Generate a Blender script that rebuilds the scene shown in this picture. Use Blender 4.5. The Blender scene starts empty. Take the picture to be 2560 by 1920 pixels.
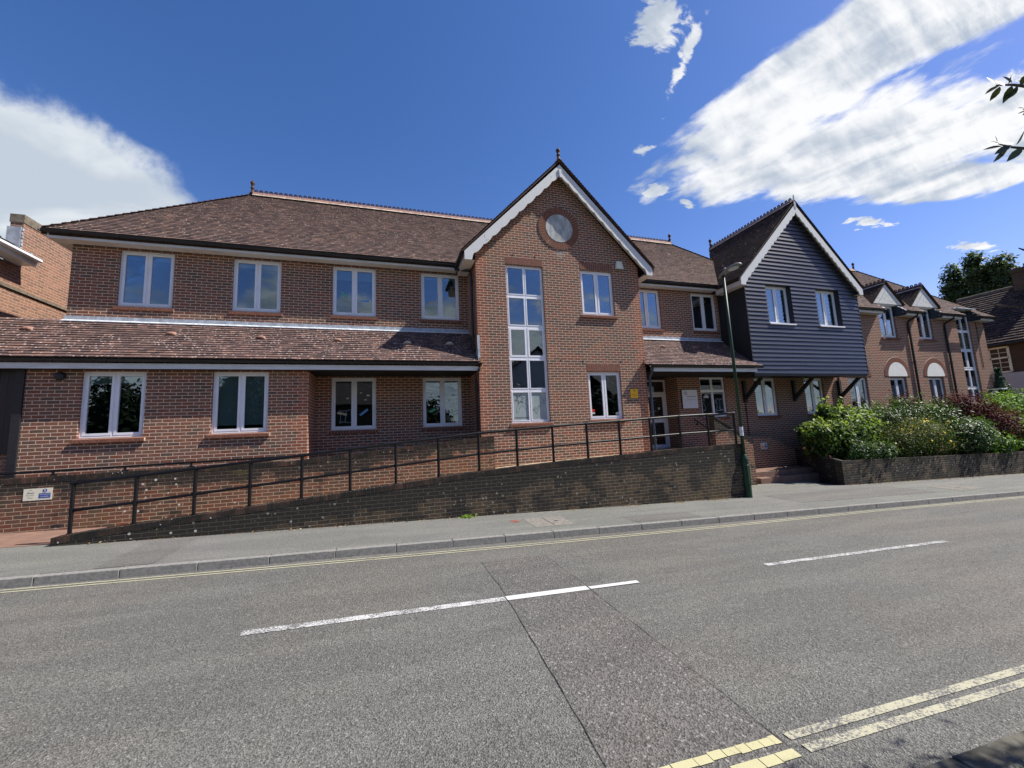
import bpy, math, random
import numpy as np
from mathutils import Vector, Matrix
random.seed(7)
RNG = np.random.default_rng(7)
R = math.radians
S = bpy.context.scene
C = S.collection
# the origin is the photographer's eye; x runs along the building, y away from the road, z up (metres)

# ------------------------------------------------------------------ camera
yaw, pitch, roll = 0.30500213, 0.1220079, -0.04391869
f = Vector((math.sin(yaw)*math.cos(pitch), math.cos(yaw)*math.cos(pitch), math.sin(pitch)))
r = Vector((math.cos(yaw), -math.sin(yaw), 0)); u = r.cross(f)
r2 = r*math.cos(roll) + u*math.sin(roll); u2 = -r*math.sin(roll) + u*math.cos(roll)
cd = bpy.data.cameras.new('camera'); cam = bpy.data.objects.new('camera', cd); C.objects.link(cam)
cam.matrix_world = Matrix(((r2.x, u2.x, -f.x, 0), (r2.y, u2.y, -f.y, 0), (r2.z, u2.z, -f.z, 0), (0, 0, 0, 1)))
cd.sensor_width = 36; cd.lens = 36*1000/2560; cd.clip_start = 0.05; cd.clip_end = 3000
S.camera = cam
# ------------------------------------------------------------------ light
SUN = Vector((3.4, -1.0, 4.2)).normalized()
sl = bpy.data.lights.new('sun', 'SUN'); sl.energy = 5.0; sl.angle = R(0.53); sl.color = (1.0, 0.95, 0.87)
so = bpy.data.objects.new('sun', sl); C.objects.link(so)
so.rotation_euler = (-SUN).to_track_quat('-Z', 'Y').to_euler()
so.location = (30, -10, 40)
elev = math.asin(SUN.z); azim = math.atan2(SUN.x, SUN.y)
S.view_settings.view_transform = 'Standard'; S.view_settings.look = 'None'
S.view_settings.exposure = 0.62; S.view_settings.gamma = 1

# ------------------------------------------------------------------ node helper
class NT:
    def __init__(s, tree): s.t = tree; s.t.nodes.clear()
    def n(s, typ, ins=None, **kw):
        nd = s.t.nodes.new(typ)
        for k, v in kw.items(): setattr(nd, k, v)
        for k, v in (ins or {}).items(): s.set(nd.inputs[k], v)
        return nd
    def set(s, sock, v):
        if isinstance(v, bpy.types.NodeSocket): s.t.links.new(v, sock)
        elif isinstance(v, (tuple, list)) and len(v) == 3 and sock.type == 'RGBA': sock.default_value = (*v, 1)
        else: sock.default_value = v
    def m(s, op, a, b=0.0, c=None, clamp=False):
        nd = s.n('ShaderNodeMath', operation=op, use_clamp=clamp); s.set(nd.inputs[0], a); s.set(nd.inputs[1], b)
        if c is not None: s.set(nd.inputs[2], c)
        return nd.outputs[0]
    def mix(s, f_, a, b, mode='MIX'):
        nd = s.n('ShaderNodeMix', data_type='RGBA', blend_type=mode)
        s.set(nd.inputs[0], f_); s.set(nd.inputs[6], a); s.set(nd.inputs[7], b); return nd.outputs[2]
    def noise(s, vec, scale, detail=3, rough=0.5, dist=0.0, out=0):
        nd = s.n('ShaderNodeTexNoise', {'Scale': scale, 'Detail': detail, 'Roughness': rough, 'Distortion': dist})
        if vec is not None: s.set(nd.inputs['Vector'], vec)
        return nd.outputs[out]
    def ss(s, x, lo, hi, a=0.0, b=1.0):
        nd = s.n('ShaderNodeMapRange', interpolation_type='SMOOTHSTEP')
        s.set(nd.inputs[0], x); s.set(nd.inputs[1], lo); s.set(nd.inputs[2], hi); s.set(nd.inputs[3], a); s.set(nd.inputs[4], b)
        return nd.outputs[0]
    def ramp(s, x, pts, interp='LINEAR'):
        nd = s.n('ShaderNodeValToRGB'); cr = nd.color_ramp; cr.interpolation = interp
        while len(cr.elements) > 1: cr.elements.remove(cr.elements[0])
        cr.elements[0].position = pts[0][0]; cr.elements[0].color = (*pts[0][1], 1)
        for p_, c_ in pts[1:]:
            e = cr.elements.new(p_); e.color = (*c_, 1)
        s.set(nd.inputs[0], x); return nd.outputs[0]
    def xyz(s, v):
        nd = s.n('ShaderNodeSeparateXYZ'); s.set(nd.inputs[0], v); return nd.outputs
    def vec(s, x, y=0.0, z=0.0):
        nd = s.n('ShaderNodeCombineXYZ'); s.set(nd.inputs[0], x); s.set(nd.inputs[1], y); s.set(nd.inputs[2], z); return nd.outputs[0]
    def bump(s, h, strength=0.5, dist=0.01):
        return s.n('ShaderNodeBump', {'Height': h, 'Strength': strength, 'Distance': dist}).outputs[0]
    def pos(s): return s.n('ShaderNodeNewGeometry').outputs['Position']
    def out(s, col, rough=0.8, spec=0.3, bump=None, metal=0.0):
        b = s.n('ShaderNodeBsdfPrincipled', {'Base Color': col, 'Roughness': rough, 'Specular IOR Level': spec, 'Metallic': metal})
        if bump is not None: s.set(b.inputs['Normal'], bump)
        o = s.n('ShaderNodeOutputMaterial'); s.t.links.new(b.outputs[0], o.inputs[0]); return b

def mat(name):
    m_ = bpy.data.materials.new(name); m_.use_nodes = True
    return m_, NT(m_.node_tree)

# ------------------------------------------------------------------ world: clear sky with real cloud masses by direction
W = bpy.data.worlds.new('World'); S.world = W; W.use_nodes = True
n = NT(W.node_tree)
sky = n.n('ShaderNodeTexSky', sky_type='NISHITA'); sky.sun_disc = False
sky.sun_elevation = elev; sky.sun_rotation = azim
sky.altitude = 300; sky.air_density = 1.0; sky.dust_density = 0.35; sky.ozone_density = 3.2
d = n.n('ShaderNodeTexCoord').outputs['Generated']
X, Y, Z = n.xyz(d)[:3]
aY = n.m('MAXIMUM', n.m('ABSOLUTE', Y), 0.02); pZ = n.m('MAXIMUM', Z, 0.03)
U_, V_ = n.m('DIVIDE', X, aY), n.m('DIVIDE', Z, aY)
P_, Q_ = n.m('DIVIDE', X, pZ), n.m('DIVIDE', Y, pZ)
def ell(a, b, ca, cb, ra, rb, rot=0.0):
    da, db = n.m('SUBTRACT', a, ca), n.m('SUBTRACT', b, cb)
    c_, s_ = math.cos(rot), math.sin(rot)
    e1 = n.m('DIVIDE', n.m('ADD', n.m('MULTIPLY', da, c_), n.m('MULTIPLY', db, s_)), ra)
    e2 = n.m('DIVIDE', n.m('SUBTRACT', n.m('MULTIPLY', db, c_), n.m('MULTIPLY', da, s_)), rb)
    return n.m('SUBTRACT', 1.0, n.m('SQRT', n.m('ADD', n.m('MULTIPLY', e1, e1), n.m('MULTIPLY', e2, e2))))
PV = n.vec(P_, Q_, 0.0)
sa = n.m('SUBTRACT', n.m('MULTIPLY', P_, 0.45), n.m('MULTIPLY', Q_, 0.89)); sb = n.m('ADD', n.m('MULTIPLY', P_, 0.89), n.m('MULTIPLY', Q_, 0.45))
nz1 = n.noise(n.vec(n.m('MULTIPLY', sa, 1.8), n.m('MULTIPLY', sb, 2.2), 3.1), 2.4, 9, 0.56, 0.1)
nz2 = n.noise(n.vec(n.m('MULTIPLY', sa, 1.8), n.m('MULTIPLY', sb, 2.6), 8.0), 1.5, 5, 0.5, 0.2)
right = None
nz3 = n.noise(n.vec(n.m('MULTIPLY', P_, 3.0), n.m('MULTIPLY', Q_, 4.5), 9.0), 3.0, 6, 0.65, 0.6)
for a in ((1.22, 0.66, 0.46, 0.21, R(-72)), (1.38, 0.45, 0.30, 0.16, R(-60)), (1.79, 0.90, 0.80, 0.35, R(-24)), (2.30, 0.98, 0.42, 0.20, R(-20)), (1.36, 1.00, 0.36, 0.18, R(8)), (2.5, 0.62, 0.7, 0.24, R(-20)), (0.66, 0.72, 0.10, 0.085, R(-50)), (0.80, 0.82, 0.20, 0.03, R(70)),
          (2.37, 1.31, 0.20, 0.075, 0), (1.12, 1.32, 0.085, 0.05, 0), (0.90, 1.13, 0.055, 0.05, 0), (1.30, 1.38, 0.08, 0.04, 0.4), (3.4, 1.35, 0.25, 0.07, 0), (1.86, 0.565, 0.16, 0.05, 0.2)):
    e = ell(P_, Q_, *a[:4], a[4])
    if a[2] <= 0.29: e = n.m('ADD', n.m('MULTIPLY', e, 0.62), n.m('MULTIPLY', n.m('SUBTRACT', nz3, 0.62), 1.9))
    right = e if right is None else n.m('MAXIMUM', right, e)
rightd = n.ss(n.m('ADD', right, n.m('MULTIPLY', n.m('SUBTRACT', nz1, 0.5), 1.35)), -0.02, 0.26)
nl = n.noise(n.vec(n.m('MULTIPLY', U_, 1.0), n.m('MULTIPLY', V_, 1.2), 1.7), 4.2, 8, 0.6, 0.3)
left = ell(U_, V_, -0.90, 0.33, 0.645, 0.455, R(-6))
leftd = n.ss(n.m('ADD', left, n.m('MULTIPLY', n.m('SUBTRACT', nl, 0.5), 0.50)), -0.01, 0.13)
front = n.m('GREATER_THAN', Y, 0.0)
fr = n.m('MULTIPLY', n.m('MAXIMUM', n.m('MULTIPLY', rightd, n.m('GREATER_THAN', X, 0.0)), leftd), front)
# banks of cumulus low over the far side of the road (what the windows mirror)
nb = n.noise(n.vec(n.m('MULTIPLY', U_, 1.0), n.m('MULTIPLY', V_, 2.6), 5.0), 3.4, 6, 0.55, 0.2)
bk = n.ss(n.m('ADD', n.m('SUBTRACT', 0.37, V_), n.m('MULTIPLY', n.m('SUBTRACT', nb, 0.5), 0.62)), 0.0, 0.09)
bk = n.m('MULTIPLY', bk, n.m('SUBTRACT', 1.0, front))
dens = n.m('MULTIPLY', n.m('MAXIMUM', fr, bk), n.ss(Z, -0.02, 0.05))
shade = n.ss(n.m('ADD', n.m('MULTIPLY', nz2, 0.65), n.m('MULTIPLY', nl, 0.35)), 0.36, 0.58)
cw = n.mix(shade, (0.50, 0.58, 0.70), (1.03, 1.04, 1.06))
cl = n.mix(n.ss(n.m('ADD', n.noise(n.vec(U_, n.m('MULTIPLY', V_, 2.2), 0.4), 2.6, 5, 0.5, 0.6), n.m('MULTIPLY', left, -0.25)), 0.34, 0.58), (0.58, 0.66, 0.76), (0.86, 0.91, 0.95))
ccol = n.mix(n.m('MULTIPLY', front, n.m('LESS_THAN', X, 0.0)), cw, cl)
ccol = n.mix(n.m('MULTIPLY', front, 1.0), n.mix(1.0, ccol, (0.68, 0.72, 0.74), 'MULTIPLY'), ccol)
skyc = n.n('ShaderNodeHueSaturation', {'Saturation': 1.28, 'Value': 1.0, 'Color': sky.outputs[0]}).outputs[0]
skyc = n.mix(1.0, skyc, (1.0, 0.66, 0.71), 'MULTIPLY')
b1 = n.n('ShaderNodeBackground', {'Color': skyc, 'Strength': 0.150})
b2 = n.n('ShaderNodeBackground', {'Color': ccol, 'Strength': 0.62})
mx = n.n('ShaderNodeMixShader', {0: dens}); n.t.links.new(b1.outputs[0], mx.inputs[1]); n.t.links.new(b2.outputs[0], mx.inputs[2])
wo = n.n('ShaderNodeOutputWorld'); n.t.links.new(mx.outputs[0], wo.inputs[0])

# ------------------------------------------------------------------ materials
def brick_mat(name, tones, mortar, quoin=(), dirt=0, soldier=False, z0=0.0, edge_red=(0.255, 0.088, 0.050), mw=0.0115, topline=None, bloom=None):
    m_, n = mat(name)
    g = n.n('ShaderNodeNewGeometry'); p = g.outputs['Position']; px, py, pz = n.xyz(p)[:3]
    nx = n.m('ABSOLUTE', n.xyz(g.outputs['True Normal'])[0])
    sel = n.m('GREATER_THAN', nx, 0.6)
    uu = n.m('ADD', n.m('MULTIPLY', px, n.m('SUBTRACT', 1.0, sel)), n.m('MULTIPLY', py, sel))
    top = n.m('GREATER_THAN', n.m('ABSOLUTE', n.xyz(g.outputs['True Normal'])[2]), 0.75)
    vv = n.m('ADD', n.m('MULTIPLY', pz, n.m('SUBTRACT', 1.0, top)), n.m('MULTIPLY', py, top))
    wob = n.noise(p, 9.0, 2, 0.5, 0, 0)
    wz = n.m('ADD', n.m('ADD', vv, 40.0 - z0), n.m('MULTIPLY', n.m('SUBTRACT', wob, 0.5), 0.007))
    wu = n.m('ADD', n.m('ADD', uu, 40.0), n.m('MULTIPLY', n.m('SUBTRACT', wob, 0.5), 0.010))
    BW, BH = (0.075, 0.225) if soldier else (0.225, 0.075)
    row = n.m('FLOOR', n.m('DIVIDE', wz, BH))
    odd = n.m('MODULO', row, 2.0)
    jit = n.m('MULTIPLY', n.n('ShaderNodeTexWhiteNoise', {'Vector': n.vec(row, 3.0, 0.0)}, noise_dimensions='2D').outputs[0], 0.05)
    cu = n.m('ADD', n.m('DIVIDE', wu, BW), n.m('ADD', n.m('MULTIPLY', odd, 0.0 if soldier else 0.5), jit))
    col = n.m('FLOOR', cu)
    fu = n.m('SUBTRACT', cu, col); fz = n.m('SUBTRACT', n.m('DIVIDE', wz, BH), row)
    du = n.m('MULTIPLY', n.m('MINIMUM', fu, n.m('SUBTRACT', 1.0, fu)), BW)
    dz = n.m('MULTIPLY', n.m('MINIMUM', fz, n.m('SUBTRACT', 1.0, fz)), BH)
    dd = n.m('MINIMUM', du, dz)
    isb = n.ss(dd, mw*0.5-0.002, mw*0.5+0.003)
    wn = n.n('ShaderNodeTexWhiteNoise', {'Vector': n.vec(col, row, 0.0)}, noise_dimensions='2D').outputs[0]
    wn2 = n.n('ShaderNodeTexWhiteNoise', {'Vector': n.vec(row, col, 0.0)}, noise_dimensions='2D').outputs[0]
    k = len(tones)
    bc = n.ramp(wn, [(i/k, t) for i, t in enumerate(tones)], 'CONSTANT')
    fine = n.noise(p, 60.0, 4, 0.65)
    drag = n.noise(n.vec(n.m('MULTIPLY', uu, 14.0), n.m('MULTIPLY', vv, 90.0), wn), 1.0, 3, 0.6)
    for qx, sgn in quoin:      # red toothed quoins
        w_ = n.m('ADD', 0.225, n.m('MULTIPLY', n.m('GREATER_THAN', n.m('MODULO', row, 6.0), 2.5), 0.112))
        q = n.m('MULTIPLY', n.m('LESS_THAN', n.m('ABSOLUTE', n.m('SUBTRACT', px, qx + sgn*0.0)), w_), 1.0)
        bc = n.mix(q, bc, n.mix(wn2, edge_red, (edge_red[0]*1.25, edge_red[1]*1.5, edge_red[2]*1.5)))
    bc = n.mix(1.0, bc, n.mix(n.ss(drag, 0.3, 0.7), (0.72, 0.72, 0.72), (1.2, 1.16, 1.12)), 'MULTIPLY')
    big = n.noise(p, 0.55, 4, 0.6)
    bc = n.mix(1.0, bc, n.mix(n.ss(big, 0.3, 0.7), (0.86, 0.87, 0.9), (1.12, 1.08, 1.03)), 'MULTIPLY')
    mc = n.mix(fine, (mortar[0]*0.8, mortar[1]*0.8, mortar[2]*0.8), (min(1, mortar[0]*1.15), mortar[1]*1.15, mortar[2]*1.15))
    rough = 0.9
    if dirt:
        st = n.noise(n.vec(n.m('MULTIPLY', uu, 1.0), n.m('MULTIPLY', vv, 0.55), 2.0), 1.5, 6, 0.62, 0.4)
        st2 = n.noise(n.vec(n.m('MULTIPLY', col, 0.9), n.m('MULTIPLY', row, 0.45), 7.0), 1.0, 3, 0.7)
        tv = n.m('ADD', n.m('MULTIPLY', st, 0.62), n.m('MULTIPLY', st2, 0.43))
        if topline: tv = n.m('ADD', tv, n.ss(n.m('SUBTRACT', pz, n.m('MINIMUM', n.m('MAXIMUM', n.m('ADD', n.m('MULTIPLY', px, topline[0]), topline[1]), topline[2]), topline[3])), -topline[4], -0.08, -0.10, 0.14))
        sm = n.ss(tv, 0.60 - 0.17*dirt, 0.70 - 0.17*dirt)
        bc = n.mix(n.m('MULTIPLY', sm, 0.90), bc, n.mix(fine, (0.012, 0.012, 0.011), (0.042, 0.038, 0.032)))
        mc = n.mix(n.m('MULTIPLY', sm, 0.86), mc, (0.06, 0.058, 0.048))
        ms = n.m('MULTIPLY', n.ss(n.noise(p, 1.1, 5, 0.6, 0.5), 0.58, 0.70), n.ss(fine, 0.35, 0.6))
        bc = n.mix(n.m('MULTIPLY', ms, 0.55), bc, (0.13, 0.115, 0.03))
        vo = n.n('ShaderNodeTexVoronoi', {'Vector': p, 'Scale': 8.5, 'Randomness': 1.0})
        li = n.m('MULTIPLY', n.ss(n.m('ADD', vo.outputs['Distance'], n.m('MULTIPLY', fine, 0.12)), 0.30, 0.20), n.ss(n.noise(p, 0.9, 3, 0.5), 0.42, 0.56))
        li = n.m('MULTIPLY', li, n.m('GREATER_THAN', n.xyz(vo.outputs['Color'])[0], 0.40))
        ll = n.ss(px, -1.0, -3.5)
        li = n.m('MULTIPLY', li, n.m('ADD', 0.35, ll), clamp=True)
        bc = n.mix(li, bc, (0.55, 0.54, 0.48)); mc = n.mix(li, mc, (0.55, 0.54, 0.48))
    c = n.mix(isb, mc, bc)
    if bloom:
        e = n.m('ADD', n.m('ABSOLUTE', n.m('DIVIDE', n.m('SUBTRACT', px, bloom[0]), 0.35)), n.m('ABSOLUTE', n.m('DIVIDE', n.m('SUBTRACT', pz, bloom[1]), 0.28)))
        c = n.mix(n.m('MULTIPLY', n.ss(n.m('ADD', e, n.m('MULTIPLY', big, 0.9)), 1.4, 0.5), 0.35), c, (0.5, 0.43, 0.40))
    h = n.m('ADD', isb, n.m('MULTIPLY', fine, 0.35))
    n.out(c, rough, 0.2, n.bump(h, 0.8, 0.006))
    return m_
TONES = [(0.200, 0.094, 0.062), (0.185, 0.098, 0.068), (0.155, 0.092, 0.066), (0.215, 0.105, 0.070), (0.205, 0.083, 0.053), (0.120, 0.082, 0.062), (0.175, 0.100, 0.070), (0.19, 0.088, 0.058)]
TONES = [tuple(v*1.10 for v in t) for t in TONES]
MORT = (0.68, 0.52, 0.40)
def simple(name, col, rough=0.6, spec=0.4, nscale=12.0, amt=0.12, bump=0.0, metal=0.0, stretch=None):
    m_, n = mat(name); p = n.pos()
    if stretch:
        x, y, z = n.xyz(p)[:3]; p = n.vec(n.m('MULTIPLY', x, stretch[0]), n.m('MULTIPLY', y, stretch[1]), n.m('MULTIPLY', z, stretch[2]))
    nz = n.noise(p, nscale, 5, 0.6)
    c = n.mix(n.ss(nz, 0.3, 0.7), tuple(v*(1-amt) for v in col), tuple(min(1, v*(1+amt)) for v in col))
    n.out(c, rough, spec, n.bump(nz, bump, 0.01) if bump else None, metal)
    return m_
MT = {}
MT['brick'] = brick_mat('brown_stock_brick', TONES, MORT)
MT['bay'] = brick_mat('bay_brick_red_quoins', TONES[1:] + [(0.17, 0.105, 0.075)], MORT, quoin=((2.42, 1), (7.80, -1)), bloom=(5.08, 5.42))
MT['lblock'] = brick_mat('front_block_brick', TONES, MORT, quoin=((-1.86, -1),))
MT['stain'] = brick_mat('weathered_wall_brick', [(0.085, 0.064, 0.044), (0.070, 0.055, 0.040), (0.10, 0.072, 0.046), (0.078, 0.058, 0.042)], (0.20, 0.17, 0.12), dirt=1.30, topline=(0.075, -0.97, -1.4, -0.55, 0.6))
MT['stain2'] = brick_mat('partly_weathered_brick', [tuple(v*.75 for v in t) for t in TONES], (0.42, 0.32, 0.225), dirt=0.72, topline=(0.075, -0.26, -0.43, 0.0, 0.55))
MT['stainp'] = brick_mat('planter_brick', [(0.095, 0.075, 0.052), (0.08, 0.064, 0.046), (0.11, 0.082, 0.056)], (0.24, 0.20, 0.145), dirt=1.05)
MT['copebrick'] = brick_mat('coping_brick', [(0.11, 0.065, 0.045), (0.085, 0.06, 0.045), (0.13, 0.075, 0.05)], (0.34, 0.28, 0.20), dirt=0.9, soldier=True)
MT['orange'] = brick_mat('neighbour_orange_brick', [(0.27, 0.145, 0.10), (0.24, 0.13, 0.092), (0.30, 0.16, 0.11), (0.21, 0.12, 0.088)], (0.44, 0.35, 0.27))
MT['dkbrick'] = brick_mat('old_brown_brick', [(0.075, 0.052, 0.035), (0.062, 0.045, 0.032), (0.085, 0.056, 0.038)], (0.13, 0.105, 0.08))
MT['red'] = simple('red_rubbed_brick', (0.205, 0.090, 0.060), 0.85, 0.2, 35, 0.25, 0.3)
MT['white'] = simple('white_upvc', (0.80, 0.81, 0.85), 0.35, 0.5, 3, 0.04)
MT['fascia'] = simple('white_painted_fascia', (0.66, 0.67, 0.68), 0.5, 0.4, 2.5, 0.10, stretch=(1, 1, 6))
MT['soffit'] = simple('cream_soffit_board', (0.60, 0.55, 0.49), 0.6, 0.3, 3, 0.08)
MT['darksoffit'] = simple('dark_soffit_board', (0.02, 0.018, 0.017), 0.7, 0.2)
MT['black'] = simple('black_plastic', (0.008, 0.009, 0.012), 0.38, 0.5, 8, 0.2)
MT['pipeblue'] = simple('slate_blue_pipe', (0.03, 0.04, 0.055), 0.45, 0.5)
MT['timber'] = simple('black_stained_timber', (0.014, 0.015, 0.019), 0.55, 0.5, 14, 0.4, 0.4, stretch=(1, 1, 8))
MT['lead'] = simple('lead_sheet', (0.36, 0.39, 0.43), 0.5, 0.5, 6, 0.25, 0.6)
MT['leadbright'] = simple('bright_lead_sheet', (0.66, 0.69, 0.72), 0.42, 0.5, 5, 0.18, 0.5)
MT['clay'] = simple('terracotta_clay', (0.29, 0.165, 0.125), 0.8, 0.2, 20, 0.3, 0.3)
MT['mortar'] = simple('bedding_mortar', (0.50, 0.42, 0.34), 0.9, 0.2, 9, 0.35, 0.4)
MT['darkclay'] = simple('dark_clay', (0.075, 0.04, 0.032), 0.7, 0.3, 20, 0.4, 0.3)
MT['green'] = simple('dark_green_paint', (0.012, 0.045, 0.022), 0.5, 0.35, 6, 0.25)
MT['lampgrey'] = simple('grey_lamp_casing', (0.19, 0.19, 0.18), 0.5, 0.4)
MT['blackrail'] = simple('black_rail_paint', (0.004, 0.004, 0.005), 0.45, 0.35, 30, 0.5, 0.2)
MT['concrete'] = simple('ramp_concrete', (0.42, 0.33, 0.22), 0.9, 0.2, 5, 0.2, 0.3)
MT['render'] = simple('pale_grey_render', (0.42, 0.43, 0.47), 0.8, 0.2, 2, 0.06)
MT['plaque'] = None
MT['yellow'] = simple('yellow_sign_face', (0.86, 0.47, 0.02), 0.5, 0.4, 4, 0.05)
MT['signwhite'] = simple('white_sign_face', (0.72, 0.72, 0.74), 0.4, 0.4, 4, 0.04)
MT['signcream'] = simple('faded_cream_sign', (0.72, 0.70, 0.55), 0.5, 0.4, 6, 0.05)
MT['signblue'] = simple('blue_sign_face', (0.05, 0.09, 0.32), 0.5, 0.4)
MT['ink'] = simple('dark_print', (0.02, 0.025, 0.03), 0.5, 0.4)
MT['inkgrey'] = simple('grey_print', (0.22, 0.24, 0.26), 0.5, 0.4)
MT['amberink'] = simple('amber_print', (0.42, 0.17, 0.01), 0.5, 0.4)
MT['amber'] = simple('amber_print_shape', (0.85, 0.40, 0.02), 0.5, 0.4)
MT['greenpaper'] = simple('green_paper', (0.10, 0.42, 0.24), 0.6, 0.3)
MT['bluepaper'] = simple('blue_paper', (0.16, 0.34, 0.62), 0.6, 0.3)
MT['buffpaper'] = simple('buff_paper', (0.45, 0.38, 0.27), 0.6, 0.3)
MT['redpaper'] = simple('red_paper', (0.6, 0.03, 0.02), 0.6, 0.3)
MT['paper'] = simple('pale_paper', (0.55, 0.58, 0.56), 0.6, 0.3)
MT['blind'] = simple('pale_blind_fabric', (0.50, 0.55, 0.56), 0.8, 0.2, 3, 0.05)
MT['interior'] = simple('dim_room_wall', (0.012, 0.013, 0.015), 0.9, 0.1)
MT['bark'] = simple('tree_bark', (0.10, 0.075, 0.055), 0.9, 0.2, 18, 0.4, 0.6)
MT['soil'] = simple('dark_soil', (0.035, 0.025, 0.017), 0.95, 0.1, 20, 0.4, 0.5)
MT['flower'] = simple('yellow_petals', (0.80, 0.62, 0.06), 0.6, 0.3)
MT['stone'] = simple('weathered_stone', (0.17, 0.145, 0.11), 0.9, 0.2, 10, 0.3, 0.5)
def plaque():
    m_, n = mat('weathered_render_disc'); p = n.pos(); x, y, z = n.xyz(p)[:3]
    a = n.noise(n.vec(n.m('MULTIPLY', x, 3.0), 0.0, n.m('MULTIPLY', z, 1.2)), 3.0, 6, 0.6, 0.3)
    c = n.mix(n.ss(a, 0.36, 0.66), (0.30, 0.32, 0.31), (0.52, 0.53, 0.50))
    n.out(c, 0.9, 0.2, n.bump(n.noise(p, 40, 3), 0.2)); return m_
MT['plaque'] = plaque()
MT['lunette'] = simple('white_painted_render', (0.78, 0.77, 0.72), 0.8, 0.2, 5, 0.05)
MT['pediment'] = simple('weathered_white_board', (0.62, 0.62, 0.58), 0.7, 0.3, 7, 0.16)
def barge():
    m_, n = mat('peeling_white_paint'); p = n.pos()
    a = n.noise(p, 7.0, 7, 0.7, 0.5); b = n.noise(p, 1.3, 3, 0.5)
    k = n.ss(n.m('ADD', a, n.m('MULTIPLY', b, 0.3)), 0.78, 0.88)
    c = n.mix(k, n.mix(b, (0.60, 0.61, 0.60), (0.72, 0.72, 0.70)), (0.22, 0.22, 0.21))
    n.out(c, 0.7, 0.3, n.bump(a, 0.2)); return m_
MT['barge'] = barge()
def boards():
    m_, n = mat('black_weatherboard'); p = n.pos(); x, y, z = n.xyz(p)[:3]
    row = n.m('FLOOR', n.m('DIVIDE', n.m('ADD', z, 40.0), 0.15))
    wn = n.n('ShaderNodeTexWhiteNoise', {'Vector': n.vec(row, 1.0, 0.0)}, noise_dimensions='2D').outputs[0]
    gr = n.noise(n.vec(n.m('MULTIPLY', x, 2.0), n.m('MULTIPLY', y, 2.0), n.m('MULTIPLY', z, 45.0)), 1.0, 6, 0.7, 0.5)
    c = n.mix(n.ss(gr, 0.3, 0.75), (0.010, 0.0115, 0.016), (0.034, 0.037, 0.048))
    c = n.mix(1.0, c, n.mix(wn, (0.8, 0.8, 0.8), (1.25, 1.25, 1.25)), 'MULTIPLY')
    n.out(c, 0.36, 0.6, n.bump(gr, 0.35, 0.006)); return m_
MT['boards'] = boards()
def tiles(name, a, b, c_, lich, lcol=(0.62, 0.50, 0.42)):
    m_, n = mat(name); p = n.pos()
    t = n.n('ShaderNodeAttribute', attribute_name='tint').outputs['Fac']
    col = n.ramp(t, [(0, a), (0.45, b), (0.85, c_), (1.0, (c_[0]*1.2, c_[1]*1.1, c_[2]))])
    f1 = n.noise(p, 30, 5, 0.7)
    col = n.mix(1.0, col, n.mix(f1, (0.62, 0.62, 0.62), (1.35, 1.35, 1.35)), 'MULTIPLY')
    vo = n.n('ShaderNodeTexVoronoi', {'Vector': p, 'Scale': 14.0, 'Randomness': 1.0})
    l = n.m('MULTIPLY', n.ss(vo.outputs['Distance'], 0.36, 0.2), n.m('GREATER_THAN', n.xyz(vo.outputs['Color'])[1], 1.0-lich))
    l = n.m('MULTIPLY', l, n.ss(n.noise(p, 1.2, 3, 0.5), 0.30, 0.50))
    l = n.m('MULTIPLY', l, n.ss(f1, 0.40, 0.50))
    col = n.mix(l, col, lcol)
    n.out(col, 0.85, 0.25, n.bump(f1, 0.5, 0.008)); return m_
MT['tile'] = tiles('brown_clay_tiles', (0.100, 0.070, 0.062), (0.142, 0.097, 0.084), (0.180, 0.120, 0.101), 0.35)
MT['tilelow'] = tiles('red_brown_clay_tiles', (0.082, 0.056, 0.051), (0.125, 0.080, 0.070), (0.168, 0.105, 0.090), 0.66, (0.52, 0.43, 0.39))
MT['tiledark'] = tiles('dark_brown_tiles', (0.026, 0.018, 0.016), (0.046, 0.030, 0.025), (0.07, 0.044, 0.035), 0.1)
MT['tilegrey'] = simple('grey_concrete_tiles', (0.12, 0.115, 0.11), 0.85, 0.2, 8, 0.3, 0.4)
def glass(name, refl, tint, dark=False):
    m_, n = mat(name); p = n.pos()
    wv = n.noise(p, 1.3, 2, 0.5)
    bp = n.bump(wv, 0.12, 0.02)
    gl = n.n('ShaderNodeBsdfGlossy', {'Color': (0.86, 0.93, 1.0), 'Roughness': 0.012, 'Normal': bp})
    tr = n.n('ShaderNodeBsdfTransparent', {'Color': tint})
    fr = n.n('ShaderNodeFresnel', {'IOR': 1.9}).outputs[0]
    mx = n.n('ShaderNodeMixShader', {0: n.m('ADD', n.m('MULTIPLY', fr, 0.8), refl, clamp=True)})
    n.t.links.new(tr.outputs[0], mx.inputs[1]); n.t.links.new(gl.outputs[0], mx.inputs[2])
    o = n.n('ShaderNodeOutputMaterial'); n.t.links.new(mx.outputs[0], o.inputs[0]); return m_
MT['glass'] = glass('window_glass', 0.075, (0.72, 0.80, 0.80))
MT['darkglass'] = simple('dark_glass', (0.012, 0.012, 0.013), 0.15, 0.4)
MT['frost'] = simple('frosted_film', (0.30, 0.36, 0.36), 0.35, 0.5, 2, 0.12)
MT['leaf_opp'] = simple('shaded_leaves', (0.018, 0.028, 0.012), 0.8, 0.1)
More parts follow.
